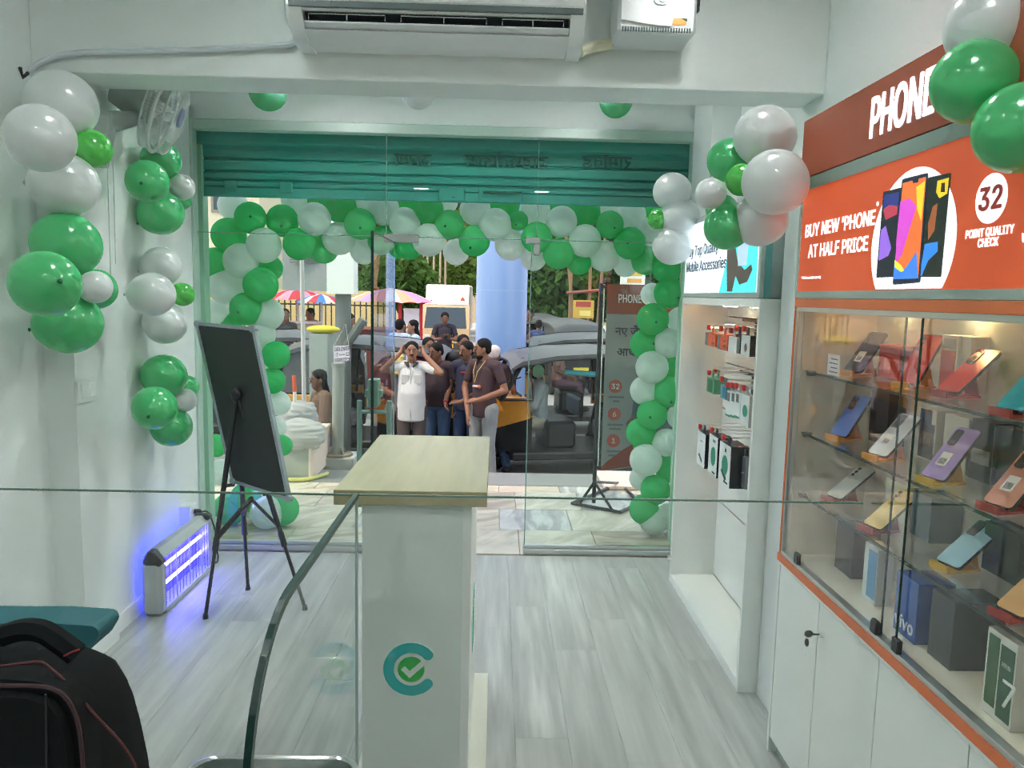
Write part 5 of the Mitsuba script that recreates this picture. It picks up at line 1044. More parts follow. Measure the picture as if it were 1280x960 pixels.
bag2 = trimesh.creation.icosphere(subdivisions=4); bv = bag2.vertices; bag2.vertices = bv*(1+.4*(meshkit.fbm(bv*1.3, 2, 6)-.5)+.35*np.abs(meshkit.noise(bv*np.array([1.5, 1.5, 4]), 8)-.5))[:, None]*np.array([.23, .14, .13]); bag2.apply_translation([bc[0]+.03, pm[1]+.06, pz+.23])
M('plastic_film', (.62, .61, .61), .35, kind='thin', diff_trans=.6)
obj('plastic_bag', cat_(bag, bag2), 'mat_plastic_film', 'crumpled whitish plastic bag lying on the marble-clad block', 'bag', smooth=50)
bt = thing('water_bottle', 'small clear bottle with a green label in front of the marble-clad block', 'bottle')
bo = atz(361, 590, .001); bo[1] = pm[1]-.09
scene['mat_pet'] = {'type': 'thindielectric', 'int_ior': 1.45}
part(bt, 'bottle', lathe([(.001, .002), (.030, .002), (.032, .01), (.032, .13), (.022, .165), (.013, .185), (.013, .20)], 18, bo), M('pet_tint', (.70, .76, .74), .12, kind='thin', diff_trans=.9))
part(bt, 'label', lathe([(.0325, .025), (.0325, .075)], 18, bo), C(72, 160, 130, .4))
part(bt, 'cap', lathe([(.015, .195), (.015, .215)], 12, bo), C(230, 230, 230, .4))
y_ = pm[1]-.04
obj('bamboo_stick', tube(spline([(xA+.2, y_, .022), (xB-.05, y_-.01, .022), (xB+.09, y_+.16, .022), (xB+.12, y_+.24, .022)], 5), .018, 8), C(200, 196, 120, .5), 'bent yellowish pipe lying along the foot of the marble-clad block', 'pipe')
gc = thing('grey_locker', 'grey metal locker with a yellow sack on top, left behind the steel post', 'locker')
a, b = aty(386, 417, 9.0), aty(411, 466, 9.0)
part(gc, 'body', bx(a[0], b[0], 9.0, 9.4, G, a[2], .005), C(150, 156, 150, .5), smooth=False)
for i in range(2):
    z0 = b[2]-.45+i*.47
    part(gc, 'door', bx(a[0]+.012, b[0]-.012, 8.992, 9.0, z0, z0+.44), C(160, 166, 158, .5), smooth=False)
obj('yellow_sack', ell(((a[0]+b[0])/2+.02, 9.15, a[2]+.045), .20, .16, .05, 3), C(206, 190, 60, .8), 'flat yellow sack on top of the grey locker', 'sack')
# stalls with umbrellas
def stall_umbrella(lab, px_, py_, Y, R, hgt, cols):
    k = thing('market_umbrella', lab, 'umbrella', 'umbrellas of the market stalls')
    c = aty(px_, py_, Y); n = 16
    for i in range(n):
        a0, a1 = 2*PI*i/n, 2*PI*(i+1)/n
        pts = []
        for r_, z_ in ((.02, hgt), (.5, hgt*.72), (1, 0)):
            for a_ in (a0, (a0+a1)/2, a1):
                pts.append(c+np.array([R*r_*math.cos(a_), R*r_*math.sin(a_), z_-(.03 if a_ not in (a0, a1) and r_ == 1 else 0)*-1]))
        f = []
        for r_ in range(2):
            for q_ in range(2):
                A = r_*3+q_; f += [[A, A+3, A+4], [A, A+4, A+1]]
        part(k, 'panel', trimesh.Trimesh(pts, f, process=False), cols[i % len(cols)], smooth=False)
    part(k, 'pole', cyl((c[0], c[1], G), (c[0], c[1], c[2]+hgt), .025, n=8), C(190, 190, 190, .4))
thin = {n_: M('cloth_'+n_, c_, .6, kind='thin', diff_trans=.6) for n_, c_ in dict(pink=(.85, .40, .55), white=(.85, .80, .82), peach=(.85, .55, .34), lilac=(.66, .42, .74), red=(.72, .10, .12), blue=(.12, .30, .75)).items()}
stall_umbrella('big pink, white and lilac umbrella over the red stall left of the truck', 488, 378, 15, .85, .28, [thin[q] for q in ('white', 'peach', 'lilac', 'pink')])
stall_umbrella('red umbrella behind the white pole at the left', 372, 375, 17, .8, .25, [thin['red'], thin['pink']])
stall_umbrella('blue and white umbrella beside the junction box post', 402, 379, 16.5, .55, .2, [thin['blue'], thin['white'], thin['red']])
def stall(lab, x0, x1, y0, y1, Y, col, top):
    a, b = aty(x0, y0, Y), aty(x1, y1, Y); k = thing('market_stall', lab, 'stall', 'market stalls across the road')
    part(k, 'counter', bx(a[0], b[0], Y, Y+.7, G, a[2], .01), C(*col, .7), smooth=False)
    part(k, 'table_top', bx(a[0]-.04, b[0]+.04, Y-.05, Y+.75, a[2], a[2]+.03), C(*top, .7), smooth=False)
    return k, a, b
k_, a_, b_ = stall('maroon market stall under the pink umbrella', 444, 490, 412, 428, 14.5, (112, 40, 40), (150, 90, 80))
stall('pale market stall under the red umbrella', 350, 392, 404, 420, 16.5, (190, 160, 140), (206, 196, 186))
fs = thing('food_cart', 'red and white food cart with a roof beyond the umbrella', 'cart')
a, b = aty(500, 378, 20), aty(526, 440, 20)
part(fs, 'roof', bx(a[0]-.3, b[0]+.2, 19.6, 21, a[2], a[2]+.08), C(196, 50, 56, .5), smooth=False)
part(fs, 'sign', bx(a[0]+.1, b[0]-.05, 20, 20.05, a[2]-.55, a[2]-.15), C(230, 226, 226, .5), smooth=False)
part(fs, 'body', bx(a[0], b[0], 20, 21, G, .2), C(186, 60, 62, .5), smooth=False)
for x in (a[0], b[0]): part(fs, 'post', bx(x-.04, x+.04, 19.98, 20.04, G, a[2]), C(196, 40, 48, .5), smooth=False)

# poster stand on the porch at the right
ps = thing('poster_stand', 'grey roll-up poster with an orange head on a black stand outside, at the right', 'poster stand')
Yq = 5.86
A, B, Cc, D = aty(755, 355, Yq), aty(873, 361, Yq), aty(868, 590, Yq), aty(746, 588, Yq)
px0 = (A[0]+D[0])/2+.03; pxw = .64; pzt, pzb = A[2], D[2]
def pq(u, v): return np.array([px0+u*pxw, Yq-.0005, pzb+v*(pzt-pzb)])
mPq = lambda: frame3((px0, Yq, pzb), (1, 0, 0), (0, 0, 1))
PH_ = pzt-pzb
def pflat(g, d0, d, mat, name, **kw): return part(ps, name, extr(affinity.scale(g, pxw, PH_, origin=(0, 0)), d, frame3((px0, Yq-d0, pzb), (1, 0, 0), (0, 0, 1))), mat, smooth=False, **kw)
M('banner_grey', (.19, .195, .20), .5)
pflat(sbox(0, 0, 1, 1), -.004, .004, 'mat_banner_grey', 'sheet')
pflat(sbox(0, .845, 1, 1), .001, .001, C(120, 60, 44, .5), 'printed_head')
pflat(Polygon([(.33, .845), (.62, .93), (1, .95), (1, .845)]), .0016, .001, C(134, 70, 50, .5), 'printed_head')
sweep = Polygon([(0, 0)]+[(t, .02+.21*(1-(1-t)**2)) for t in np.linspace(0, 1, 12)]+[(1, .07)]+[(t, .07*t) for t in np.linspace(1, 0, 8)])
pflat(sweep, .001, .001, C(116, 50, 40, .5), 'printed_sweep')
pflat(Polygon([(.1, 0), (1, .07), (1, 0)]), .0012, .001, C(70, 70, 72, .5), 'printed_sweep')
part(ps, 'lettering', text('PHONE', .062, pq(.13, .905), (1, 0, 0), (0, 0, 1), .002, sx=.62), C(170, 176, 182, .5), smooth=False)
part(ps, 'lettering', devan('new', .062, pq(.11, .735), (1, 0, 0), (0, 0, 1), .002, align='l'), C(46, 46, 52, .6), smooth=False)
part(ps, 'lettering', devan('half', .062, pq(.14, .625), (1, 0, 0), (0, 0, 1), .002, align='l'), C(46, 46, 52, .6), smooth=False)
for i, (v, t_) in enumerate(((.46, '32'), (.31, '6'), (.165, '1'))):
    ce = pq(.14, v)
    part(ps, 'printed_disc', extr(Point(0, 0).buffer(.052, 16), .0015, frame3(ce, (1, 0, 0), (0, 0, 1))), C(150, 70, 62, .5), smooth=False)
    part(ps, 'lettering', text(t_, .04, ce+np.array([0, -.0015, -.02]), (1, 0, 0), (0, 0, 1), .001, align='c'), C(176, 170, 172, .5), smooth=False)
    for j, w in enumerate((.12, .05 if i == 0 else .09)):
        part(ps, 'printed_line', extr(sbox(-w/2, -.008, w/2, .008), .0012, frame3(ce+np.array([.01, 0, -.085-j*.032]), (1, 0, 0), (0, 0, 1))), C(92, 92, 96, .6), smooth=False)
pflat(Polygon([(.60, .62), (.54, .60), (.51, .54), (.52, .48), (.56, .44), (.9, .44), (.95, .6)]).buffer(.02), .001, .001, C(88, 70, 62, .6), 'printed_figure')
pflat(Polygon([(.36, .20), (.35, .30), (.37, .40), (.46, .43), (.56, .45), (.9, .45), (1, .2)]), .0016, .001, C(62, 80, 86, .6), 'printed_figure')
pflat(Polygon([(.30, .26), (.36, .29), (.42, .28), (.42, .23), (.32, .22)]).buffer(.01), .002, .001, C(96, 76, 68, .6), 'printed_figure')
xq = px0-.045
part(ps, 'pole', cyl((xq, Yq+.02, .03), (xq, Yq+.02, pzt+.005), .016, n=10), BM)
part(ps, 'pole_strip', bx(xq+.017, xq+.026, Yq+.01, Yq+.016, .3, pzt), C(220, 220, 220, .4), smooth=False)
for z in (pzt-.02, pzb+.02): part(ps, 'clip', bx(xq, px0+.04, Yq+.005, Yq+.03, z-.012, z+.012), BM, smooth=False)
part(ps, 'back_bar', bx(px0, px0+pxw, Yq+.005, Yq+.018, pzt-.02, pzt), BM, smooth=False)
base = [atz(715, 629, .014), atz(775, 640, .014), atz(800, 629, .014), atz(775, 604, .014)]
for i, j in ((0, 1), (1, 2), (0, 3), (3, 2)): part(ps, 'base_bar', cyl(base[i], base[j], .013, n=8), BM)
tpz = np.array([xq, Yq+.02, .20])
for q_ in (base[0]*.85+base[1]*.15, base[0]*.15+base[1]*.85, base[3]): part(ps, 'brace', cyl(tpz, q_, .011, n=8), BM)
part('window_2', 'round_sticker', extr(affinity.scale(Point(0, 0).buffer(.043, 20), .85, 1), .001, frame3(aty(673, 464, YD-.012), (1, 0, 0), (0, 0, 1))), C(62, 92, 72, .5), 'dark green round sticker on the glass', smooth=False)
# ---------------------------------------------------------------- people
SK = {}
_ico = trimesh.creation.icosphere(subdivisions=2).vertices
def _mh(*pts):
    v = np.vstack(pts); h = trimesh.convex.convex_hull(v)
    return m3.Manifold(m3.Mesh(np.asarray(h.vertices, np.float32), np.asarray(h.faces, np.uint32)))
def _ball(c, r): return np.asarray(c, float)+_ico*np.asarray(r, float)
def _limb(*js):
    return [_mh(_ball(a, ra), _ball(b, rb_)) for (a, ra), (b, rb_) in zip(js[:-1], js[1:])]
def _solid(parts, edge=.03, it=6):
    m = m3.Manifold.batch_boolean(parts, m3.OpType.Add).refine_to_length(edge).to_mesh()
    t = trimesh.Trimesh(m.vert_properties[:, :3].astype(float), m.tri_verts, process=True)
    if it: trimesh.smoothing.filter_taubin(t, iterations=it)
    return t
def _hand(w, d, nrm, s, curl=.5):
    """Palm, four fingers and a thumb at wrist w, pointing along d, palm facing nrm; s: side of the thumb."""
    d = unit(d); nrm = unit(nrm-d*(nrm@d)); q = np.cross(nrm, d)*s
    pc = w+d*.045
    out = [_mh(_ball(w, .024), _ball(pc+q*.018, (.018, .018, .018)), _ball(pc-q*.02, .018), _ball(w+d*.085+q*.028, .011), _ball(w+d*.08-q*.03, .011))]
    for i, ln in enumerate((.07, .08, .075, .058)):
        o = w+d*.085+q*(.028-.019*i)
        a = o+d*ln*.5+nrm*curl*.02; b = a+(d*(1-curl)+nrm*curl)*ln*.5
        out += _limb((o, .0095), (a, .009), (b, .0075))
    t0 = w+d*.03+q*.026; t1 = t0+d*.03+q*.03+nrm*.01; t2 = t1+d*.032+q*.008+nrm*.012
    return out+_limb((t0, .012), (t1, .0105), (t2, .009))
BLKHAIR = M('dark_hair', (.006, .005, .005), .75, spec=.25)
def person(lab, px_, ytop, Y, face=0, look=None, tilt=0, build=1.0, shirt=(60, 60, 60), pants=(50, 60, 80), skin=(140, 96, 70), el=None, wr=None, hd=None, kn=None, an=None,
           sleeve=.55, hem=.80, hair='short', beard=False, moust=False, fem=False, group=None, z0=None, hgt=None, seat=False, extras=(), shoes=(40, 38, 38), far=False):
    """Stands (or sits) where its head's top shows at this pixel, Y away. el, wr: elbows and wrists [viewer's left, right] in its own frame: x to the right when it faces us, -y ahead, z up, at 1.70 m."""
    tp = aty(px_, ytop, Y); z0 = G if z0 is None else z0
    s = (hgt if hgt else tp[2]-z0)/1.70
    ox, oz = tp[0], tp[2]-1.70*s
    a = math.radians(face); L = math.radians(look if look is not None else face)-a
    m = rotz(a, (ox, Y, oz)); m[:3, :3] *= s
    drop = -.46 if seat else 0.0       # a sitter's hips are lower than a stander's; measured from the head down they stay
    el = el or [(-.235*build, .03, 1.12), (.235*build, .03, 1.12)]; wr = wr or [(-.25*build, -.05, .87), (.25*build, -.05, .87)]
    hd = hd or [((0, -.15, -1), (1, 0, 0)), ((0, -.15, -1), (-1, 0, 0))]
    kn = kn or [(-.10, -.02, .50), (.10, -.02, .50)]; an = an or [(-.115, .02, .09), (.115, .02, .09)]
    b = build; V = lambda *q: np.array(q, float)
    sh = [V(-.168*(.92 if fem else 1), .01, 1.395), V(.168*(.92 if fem else 1), .01, 1.395)]; hp = [V(-.085, .01, .90), V(.085, .01, .90)]
    hc = V(0, -.025, 1.585)
    def headrot(p): p = np.asarray(p, float)-V(0, 0, 1.50); c_, s_ = math.cos(L), math.sin(L); t_ = math.radians(tilt); p = V(p[0], p[1]*math.cos(t_)+p[2]*math.sin(t_)*-1, p[2]*math.cos(t_)+p[1]*math.sin(t_)); return V(c_*p[0]-s_*p[1], s_*p[0]+c_*p[1], p[2])+V(0, 0, 1.50)
    def hm(mesh): mesh.vertices = np.array([headrot(v) for v in mesh.vertices]); return mesh
    def hb(c, r, ref=None): return np.array([headrot(v) for v in _ball(c, r)])
    P = [_mh(hb(hc+V(0, .012, .03), (.074, .090, .085)), hb(hc+V(0, -.02, -.075), (.047, .058, .045))), _mh(hb(hc+V(0, .0, -.03), (.068, .078, .06)), hb(hc+V(0, -.025, -.095), (.030, .03, .022))),
         _mh(hb(hc+V(0, -.082, .012), .009), hb(hc+V(0, -.100, -.022), (.015, .012, .010)))]
    for e in (-1, 1): P.append(_mh(hb(hc+V(e*.074, .012, -.005), (.010, .018, .03)), hb(hc+V(e*.070, 0, -.02), (.008, .012, .018))))
    P += _limb((V(0, .02, 1.42), .062), (headrot(hc+V(0, .015, -.07)), .052))
    P += [_mh(_ball((0, .02, 1.34), (.15, .10, .09)), _ball((0, .01, 1.05), (.125*b, .10*b, .08))), _mh(_ball((0, .01, 1.05), (.12*b, .10*b, .06)), _ball((0, .01, .90), (.14*b, .11*b, .08)))]
    for i in (0, 1):
        e, w = V(*el[i]), V(*wr[i])
        P += _limb((sh[i], .055), (e, .040), (w, .027))
        P += _hand(w, V(*hd[i][0]), V(*hd[i][1]), -1 if i == 0 else 1)
        P += _limb((hp[i], .085), (V(*kn[i]), .055), (V(*an[i]), .036))
        P += [_mh(_ball(V(*an[i])+V(0, .03, -.05), .03), _ball(V(*an[i])+V(0, -.14, -.06), (.035, .05, .022)))]
    k = thing('person', lab, 'person', group)
    T_ = lambda t: put(t, m)
    cs = C(*skin, .55)
    edge = .05 if far else .028
    part(k, 'body', T_(_solid(P, edge, 3)), cs, smooth=60)
    # shirt: round the trunk and the upper arms, a little proud of the body
    hz = hem
    S = [_mh(_ball((0, .02, 1.34), (.160, .116, .085)), _ball((0, .005 if b < 1.1 else -.03, 1.08), (.150*b, .125*b, .08))), _mh(_ball((0, .005 if b < 1.1 else -.03, 1.08), (.150*b, .125*b, .08)), _ball((0, .01, hz+.08), (.163*b, .130*b, .06)), _ball((0, .01, hz+.03), (.165*b, .132*b, .03)))]
    S += [_mh(_ball((0, .02, 1.40), (.10, .075, .045)), _ball((0, .02, 1.455), (.068, .062, .014)))]
    for i in (0, 1):
        e, w = V(*el[i]), V(*wr[i])
        S.append(_mh(_ball(sh[i], .063), _ball(sh[i]*.5+V(0, .01, 1.40)*.5, .075)))
        if sleeve <= 1: S.append(_mh(_ball(sh[i], .062), _ball(sh[i]+(e-sh[i])*sleeve, .056)))
        else: S += _limb((sh[i], .070), (e, .054), (e+(w-e)*min(sleeve-1, .95), .040))
    sm = shirt if isinstance(shirt, str) else C(*shirt, .75)
    part(k, 'shirt', T_(_solid(S, edge, 4)), sm, smooth=60)
    Tr = [_mh(_ball((0, .01, .99), (.138*b, .112*b, .03)), _ball((0, .01, .88), (.155*b, .122*b, .07)))]
    for i in (0, 1):
        kk, aa = V(*kn[i]), V(*an[i])
        Tr += _limb((hp[i]+V(0, 0, -.02), .105), (kk, .072), (aa+(kk-aa)*.05, .062))
    part(k, 'trousers', T_(_solid(Tr, edge, 4)), pants if isinstance(pants, str) else C(*pants, .8), smooth=60)
    for i in (0, 1):
        aa = V(*an[i])
        part(k, 'shoe', T_(_solid([_mh(_ball(aa+V(0, .04, -.05), .042), _ball(aa+V(0, -.10, -.055), (.045, .06, .032)), _ball(aa+V(0, -.15, -.065), (.035, .04, .022)))], .04, 2)), C(*shoes, .6), smooth=60)
    if hair:
        hr = [_mh(hb(hc+V(0, .025, .045), (.083, .092, .080)), hb(hc+V(0, .055, -.01), (.075, .055, .06)))]
        cut = _mh(hb(hc+V(0, -.115, -.04), (.10, .06, .105)))
        hx = hr[0]-cut
        if hair == 'long': hx = hx+_mh(hb(hc+V(0, .05, .0), (.085, .05, .06)), _ball((0, .11, 1.22), (.09, .04, .05)))
        if hair == 'cap': pass
        part(k, 'cap' if hair == 'cap' else 'hair', T_(_solid([hx], .035, 2)), C(206, 190, 184, .7) if hair == 'cap' else BLKHAIR, smooth=60)
    if not far:
        for e in (-1, 1):
            part(k, 'eye', T_(hm(ell(hc+V(e*.030, -.078, .012), .010, .006, .0055, 1))), C(158, 138, 126, .4))
            part(k, 'pupil', T_(hm(ell(hc+V(e*.030, -.0845, .012), .006, .004, .006, 1))), C(20, 14, 12, .2))
            part(k, 'eyebrow', T_(hm(hull(ell(hc+V(e*.016, -.086, .028), .004, .005, .004, 1).vertices, ell(hc+V(e*.046, -.072, .030), .004, .005, .004, 1).vertices))), BLKHAIR)
        part(k, 'mouth', T_(hm(hull(ell(hc+V(-.020, -.077, -.058), .005, .006, .005, 1).vertices, ell(hc+V(.020, -.077, -.058), .005, .006, .005, 1).vertices, ell(hc+V(0, -.085, -.058), .008, .006, .007, 1).vertices))), C(112, 62, 54, .5))
        if moust or beard: part(k, 'moustache', T_(hm(hull(ell(hc+V(-.024, -.077, -.043), .006, .008, .005, 1).vertices, ell(hc+V(.024, -.077, -.043), .006, .008, .005, 1).vertices, ell(hc+V(0, -.090, -.038), .01, .006, .006, 1).vertices))), BLKHAIR)
        if beard:
            bd_ = _mh(hb(hc+V(0, -.022, -.085), (.053, .062, .040)), hb(hc+V(0, -.028, -.100), (.032, .036, .02)))-_mh(hb(hc+V(0, -.10, -.045), (.03, .06, .022)))
            part(k, 'beard', T_(_solid([bd_], .03, 1)), BLKHAIR, smooth=60)
    for nm, mesh, mat in extras: part(k, nm, T_(mesh() if callable(mesh) else mesh), mat)
    return k
def _plaid(p, n, uv):
    a = smoothstep(.35, .5, dr.abs(dr.sin(p.x*42))); b = smoothstep(.35, .5, dr.abs(dr.sin(p.z*42)))
    return mix((.06, .03, .05), (.42, .06, .09), .5*a+.5*b)
M('plaid', proc(_plaid), .8)
def _denim(tone):
    def fn(p, n, uv): return mi.Color3f(*tone)*(.7+.6*fbm(p.x*11, p.y*11, p.z*7, 3))
    return fn
JEANS = M('denim', proc(_denim((.055, .10, .19))), .85); JEANS2 = M('denim_grey', proc(_denim((.24, .25, .25))), .85)
def _crumple(p, n, uv): return mi.Color3f(.66, .65, .62)*(.86+.24*fbm(p.x*9, p.y*9, p.z*6, 3))
M('white_shirt', proc(_crumple), .8)
gm_ = 'men standing in the road outside the doorway'
def tb(*p, r=.006): return lambda: tube(np.array(p, float), r, 5)
person('man in a white half-sleeved shirt with both hands clasped behind his head', 515, 427, 9.2, face=0, look=4, build=1.12, shirt='mat_white_shirt', pants=(86, 74, 70), moust=True, skin=(150, 106, 82),
       el=[(-.33, -.16, 1.36), (.36, -.12, 1.34)], wr=[(-.135, .0, 1.57), (.14, .01, 1.555)], hd=[((.25, .75, .55), (.9, -.2, 0)), ((-.25, .75, .5), (-.9, -.2, 0))], hem=.72, group=gm_,
       extras=[('button_placket', tb((0, -.118, 1.40), (0, -.135, 1.15), (0, -.15, .78), r=.008), C(186, 184, 178, .7)), ('pocket', bx(-.11, -.02, -.128, -.118, 1.20, 1.31, .004), C(190, 188, 182, .8)), ('pocket', bx(.04, .13, -.128, -.118, 1.20, 1.31, .004), C(190, 188, 182, .8)),
               ('collar', lambda: hull(ell((-.06, -.07, 1.45), .03, .02, .012, 1).vertices, ell((-.03, -.10, 1.41), .012, .012, .02, 1).vertices), C(58, 56, 58, .7)), ('collar', lambda: hull(ell((.06, -.07, 1.45), .03, .02, .012, 1).vertices, ell((.03, -.10, 1.41), .012, .012, .02, 1).vertices), C(58, 56, 58, .7))])
person('older man with glasses in a red checked shirt behind the man in white', 535.5, 422, 10.0, face=25, build=1.0, shirt='mat_plaid', pants=JEANS, skin=(132, 92, 72), moust=True, sleeve=1.6, hem=.74, group=gm_,
       extras=[('glasses', lambda: cat_(*[tube(np.array([(e*.032+.024*math.cos(t), -.112, 1.60+.018*math.sin(t)) for t in np.linspace(0, 2*PI, 13)[:-1]]), .003, 4, closed=True) for e in (-1, 1)]), C(40, 36, 36, .3))])
person('stout man in a dark maroon polo shirt looking down to the left', 548, 428, 9.6, face=-20, look=-45, tilt=14, build=1.2, shirt=(54, 38, 44), pants=JEANS, skin=(128, 88, 68), hem=.86, group=gm_,
       el=[(-.30, .02, 1.12), (.30, .04, 1.13)], wr=[(-.16, -.20, .98), (.30, -.04, .86)], hd=[((.6, -.6, -.3), (.3, .2, -1)), ((0, -.1, -1), (-1, 0, 0))])
person('man in a black shirt standing behind the man in navy blue', 579, 418.5, 10.3, face=10, look=18, shirt=(34, 34, 38), pants=(60, 66, 80), skin=(122, 84, 66), moust=True, group=gm_)
person('man in a navy T-shirt with small red lettering holding his hands together', 585, 426.5, 9.45, face=-25, look=-42, tilt=8, build=1.05, shirt=(38, 40, 62), pants=(44, 62, 94), skin=(130, 90, 70), moust=True, hem=.82, group=gm_,
       el=[(-.27, .03, 1.13), (.24, .03, 1.13)], wr=[(-.20, -.20, .94), (.05, -.26, .97)], hd=[((.4, -.5, -.6), (.8, 0, 0)), ((-.9, -.3, 0), (0, .4, -1))],
       extras=[('chest_print', lambda: hull(ell((-.045, -.110, 1.318), .006, .006, .006, 1).vertices, ell((.045, -.112, 1.318), .006, .008, .008, 1).vertices), C(176, 48, 66, .6)), ('red_band', lambda: tube(np.array([(-.20+.03*math.cos(t), -.19+.03*math.sin(t), .965) for t in np.linspace(0, 2*PI, 11)[:-1]]), .009, 5, closed=True), C(180, 50, 60, .6))])
person('bearded man in a brown T-shirt with a lanyard looking left, nearest of the men', 606, 423.5, 9.05, face=-35, look=-78, tilt=4, build=.96, shirt=(66, 46, 50), pants=JEANS2, skin=(138, 94, 72), beard=True, hem=.78, group=gm_, sleeve=.62,
       el=[(-.26, -.02, 1.12), (.28, .03, 1.12)], wr=[(-.06, -.22, .84), (.10, -.25, 1.02)], hd=[((.2, -.35, -.9), (.5, .5, 0)), ((-.9, -.3, -.1), (0, .5, -.9))],
       extras=[('lanyard', tb((-.07, -.06, 1.455), (-.06, -.13, 1.33), (-.03, -.145, 1.20), (0, -.13, 1.33), (.06, -.06, 1.455), r=.005), C(186, 160, 92, .6)), ('chest_print', bx(-.055, .02, -.150, -.12, 1.15, 1.172), C(206, 184, 170, .6)), ('chest_print', ell((.035, -.135, 1.155), .02, .012, .022, 1), C(190, 84, 70, .6))])
person('man in pale cap and blue jeans half hidden behind the man in brown', 618, 432, 9.75, face=160, shirt=(62, 44, 50), pants=JEANS, skin=(136, 96, 76), hair='cap', group=gm_, build=1.05,
       kn=[(-.10, -.04, .50), (.14, .02, .50)], an=[(-.22, .04, .09), (.14, .10, .09)], el=[(-.27, -.03, 1.12), (.25, .03, 1.12)], wr=[(-.27, -.18, .96), (.22, -.08, .9)])
person('man in dark T-shirt and bright blue jeans looking at a phone before the truck', 556, 390, 17, face=8, tilt=16, shirt=(44, 40, 50), pants=(58, 92, 158), skin=(120, 84, 66), far=True,
       el=[(-.25, -.05, 1.14), (.25, -.05, 1.14)], wr=[(-.06, -.28, 1.18), (.07, -.28, 1.18)], hd=[((.3, -.7, .4), (0, .3, .9)), ((-.3, -.7, .4), (0, .3, .9))], extras=[('phone', bx(-.035, .035, -.37, -.35, 1.16, 1.30, .004), DK)])
person('woman with long dark hair in a pale blue top walking left by the truck', 517, 400, 13.5, face=-70, shirt=(164, 186, 206), pants=(80, 90, 120), hair='long', fem=True, skin=(150, 110, 88), far=True, sleeve=1.5)
person('person in light blue with a yellow bag, left of the woman in pale blue', 500, 399, 14, face=150, shirt=(160, 180, 204), pants=(150, 150, 150), skin=(140, 100, 80), far=True, extras=[('yellow_bag', bx(-.20, .02, .10, .20, .75, 1.10, .03), C(222, 196, 110, .7))])
person('person in a red top bending over the maroon stall', 434, 391, 13.6, face=60, tilt=20, shirt=(160, 52, 66), pants=(60, 84, 140), skin=(140, 100, 80), far=True, fem=True, sleeve=1.4)
person('dark-haired vendor in grey behind the pale stall, right of the white pole', 389, 385, 17.3, face=-40, tilt=10, shirt=(120, 110, 116), pants=(80, 80, 90), skin=(120, 84, 68), far=True)
person('person in dark clothes under the red umbrella, left of the white pole', 356, 386, 15.5, face=30, shirt=(58, 52, 56), pants=(150, 60, 70), skin=(120, 84, 68), far=True, hair='long', fem=True)
person('woman in a brown shawl sitting at the left behind the steel post', 401, 462, 8.4, face=-60, tilt=8, shirt=(110, 84, 68), pants=(60, 66, 92), skin=(112, 76, 60), hair='long', fem=True, sleeve=1.7, hgt=1.62, z0=0, far=False,
       kn=[(-.12, -.42, .86), (.12, -.42, .86)], an=[(-.12, -.46, .44), (.12, -.46, .44)], el=[(-.26, -.06, 1.12), (.26, -.06, 1.12)], wr=[(-.12, -.32, 1.0), (.12, -.32, 1.0)], hd=[((.2, -1, 0), (0, 0, -1)), ((-.2, -1, 0), (0, 0, -1))])
sx_ = aty(401, 462, 8.4)[0]+.08
so_ = thing('stool', 'low stool under the woman in the brown shawl', 'stool')
part(so_, 'seat', bx(sx_-.13, sx_+.14, 8.3, 8.62, G+.26, G+.30, .01), C(90, 70, 60, .7), smooth=False)
for dx in (-.1, .1):
    for dy in (-.1, .1): part(so_, 'leg', cyl((sx_+dx, 8.46+dy, G), (sx_+dx*.8, 8.46+dy*.8, G+.27), .02), C(90, 70, 60, .7))
person('man in a purple shirt behind the nose of the black and yellow rickshaw', 656, 413, 13.2, face=60, shirt=(76, 62, 104), pants=(60, 60, 70), skin=(110, 76, 60), far=True, beard=True)
person('man in dark clothes standing far back, right of the blue pillar', 663, 386, 19, face=-30, shirt=(62, 44, 46), pants=(60, 60, 66), skin=(110, 76, 60), far=True, group='men at the parked rickshaws')
person('man in a blue shirt far back beside the parked rickshaws', 674, 400, 18, face=150, shirt=(54, 66, 110), pants=(50, 54, 66), skin=(110, 76, 60), far=True, group='men at the parked rickshaws')

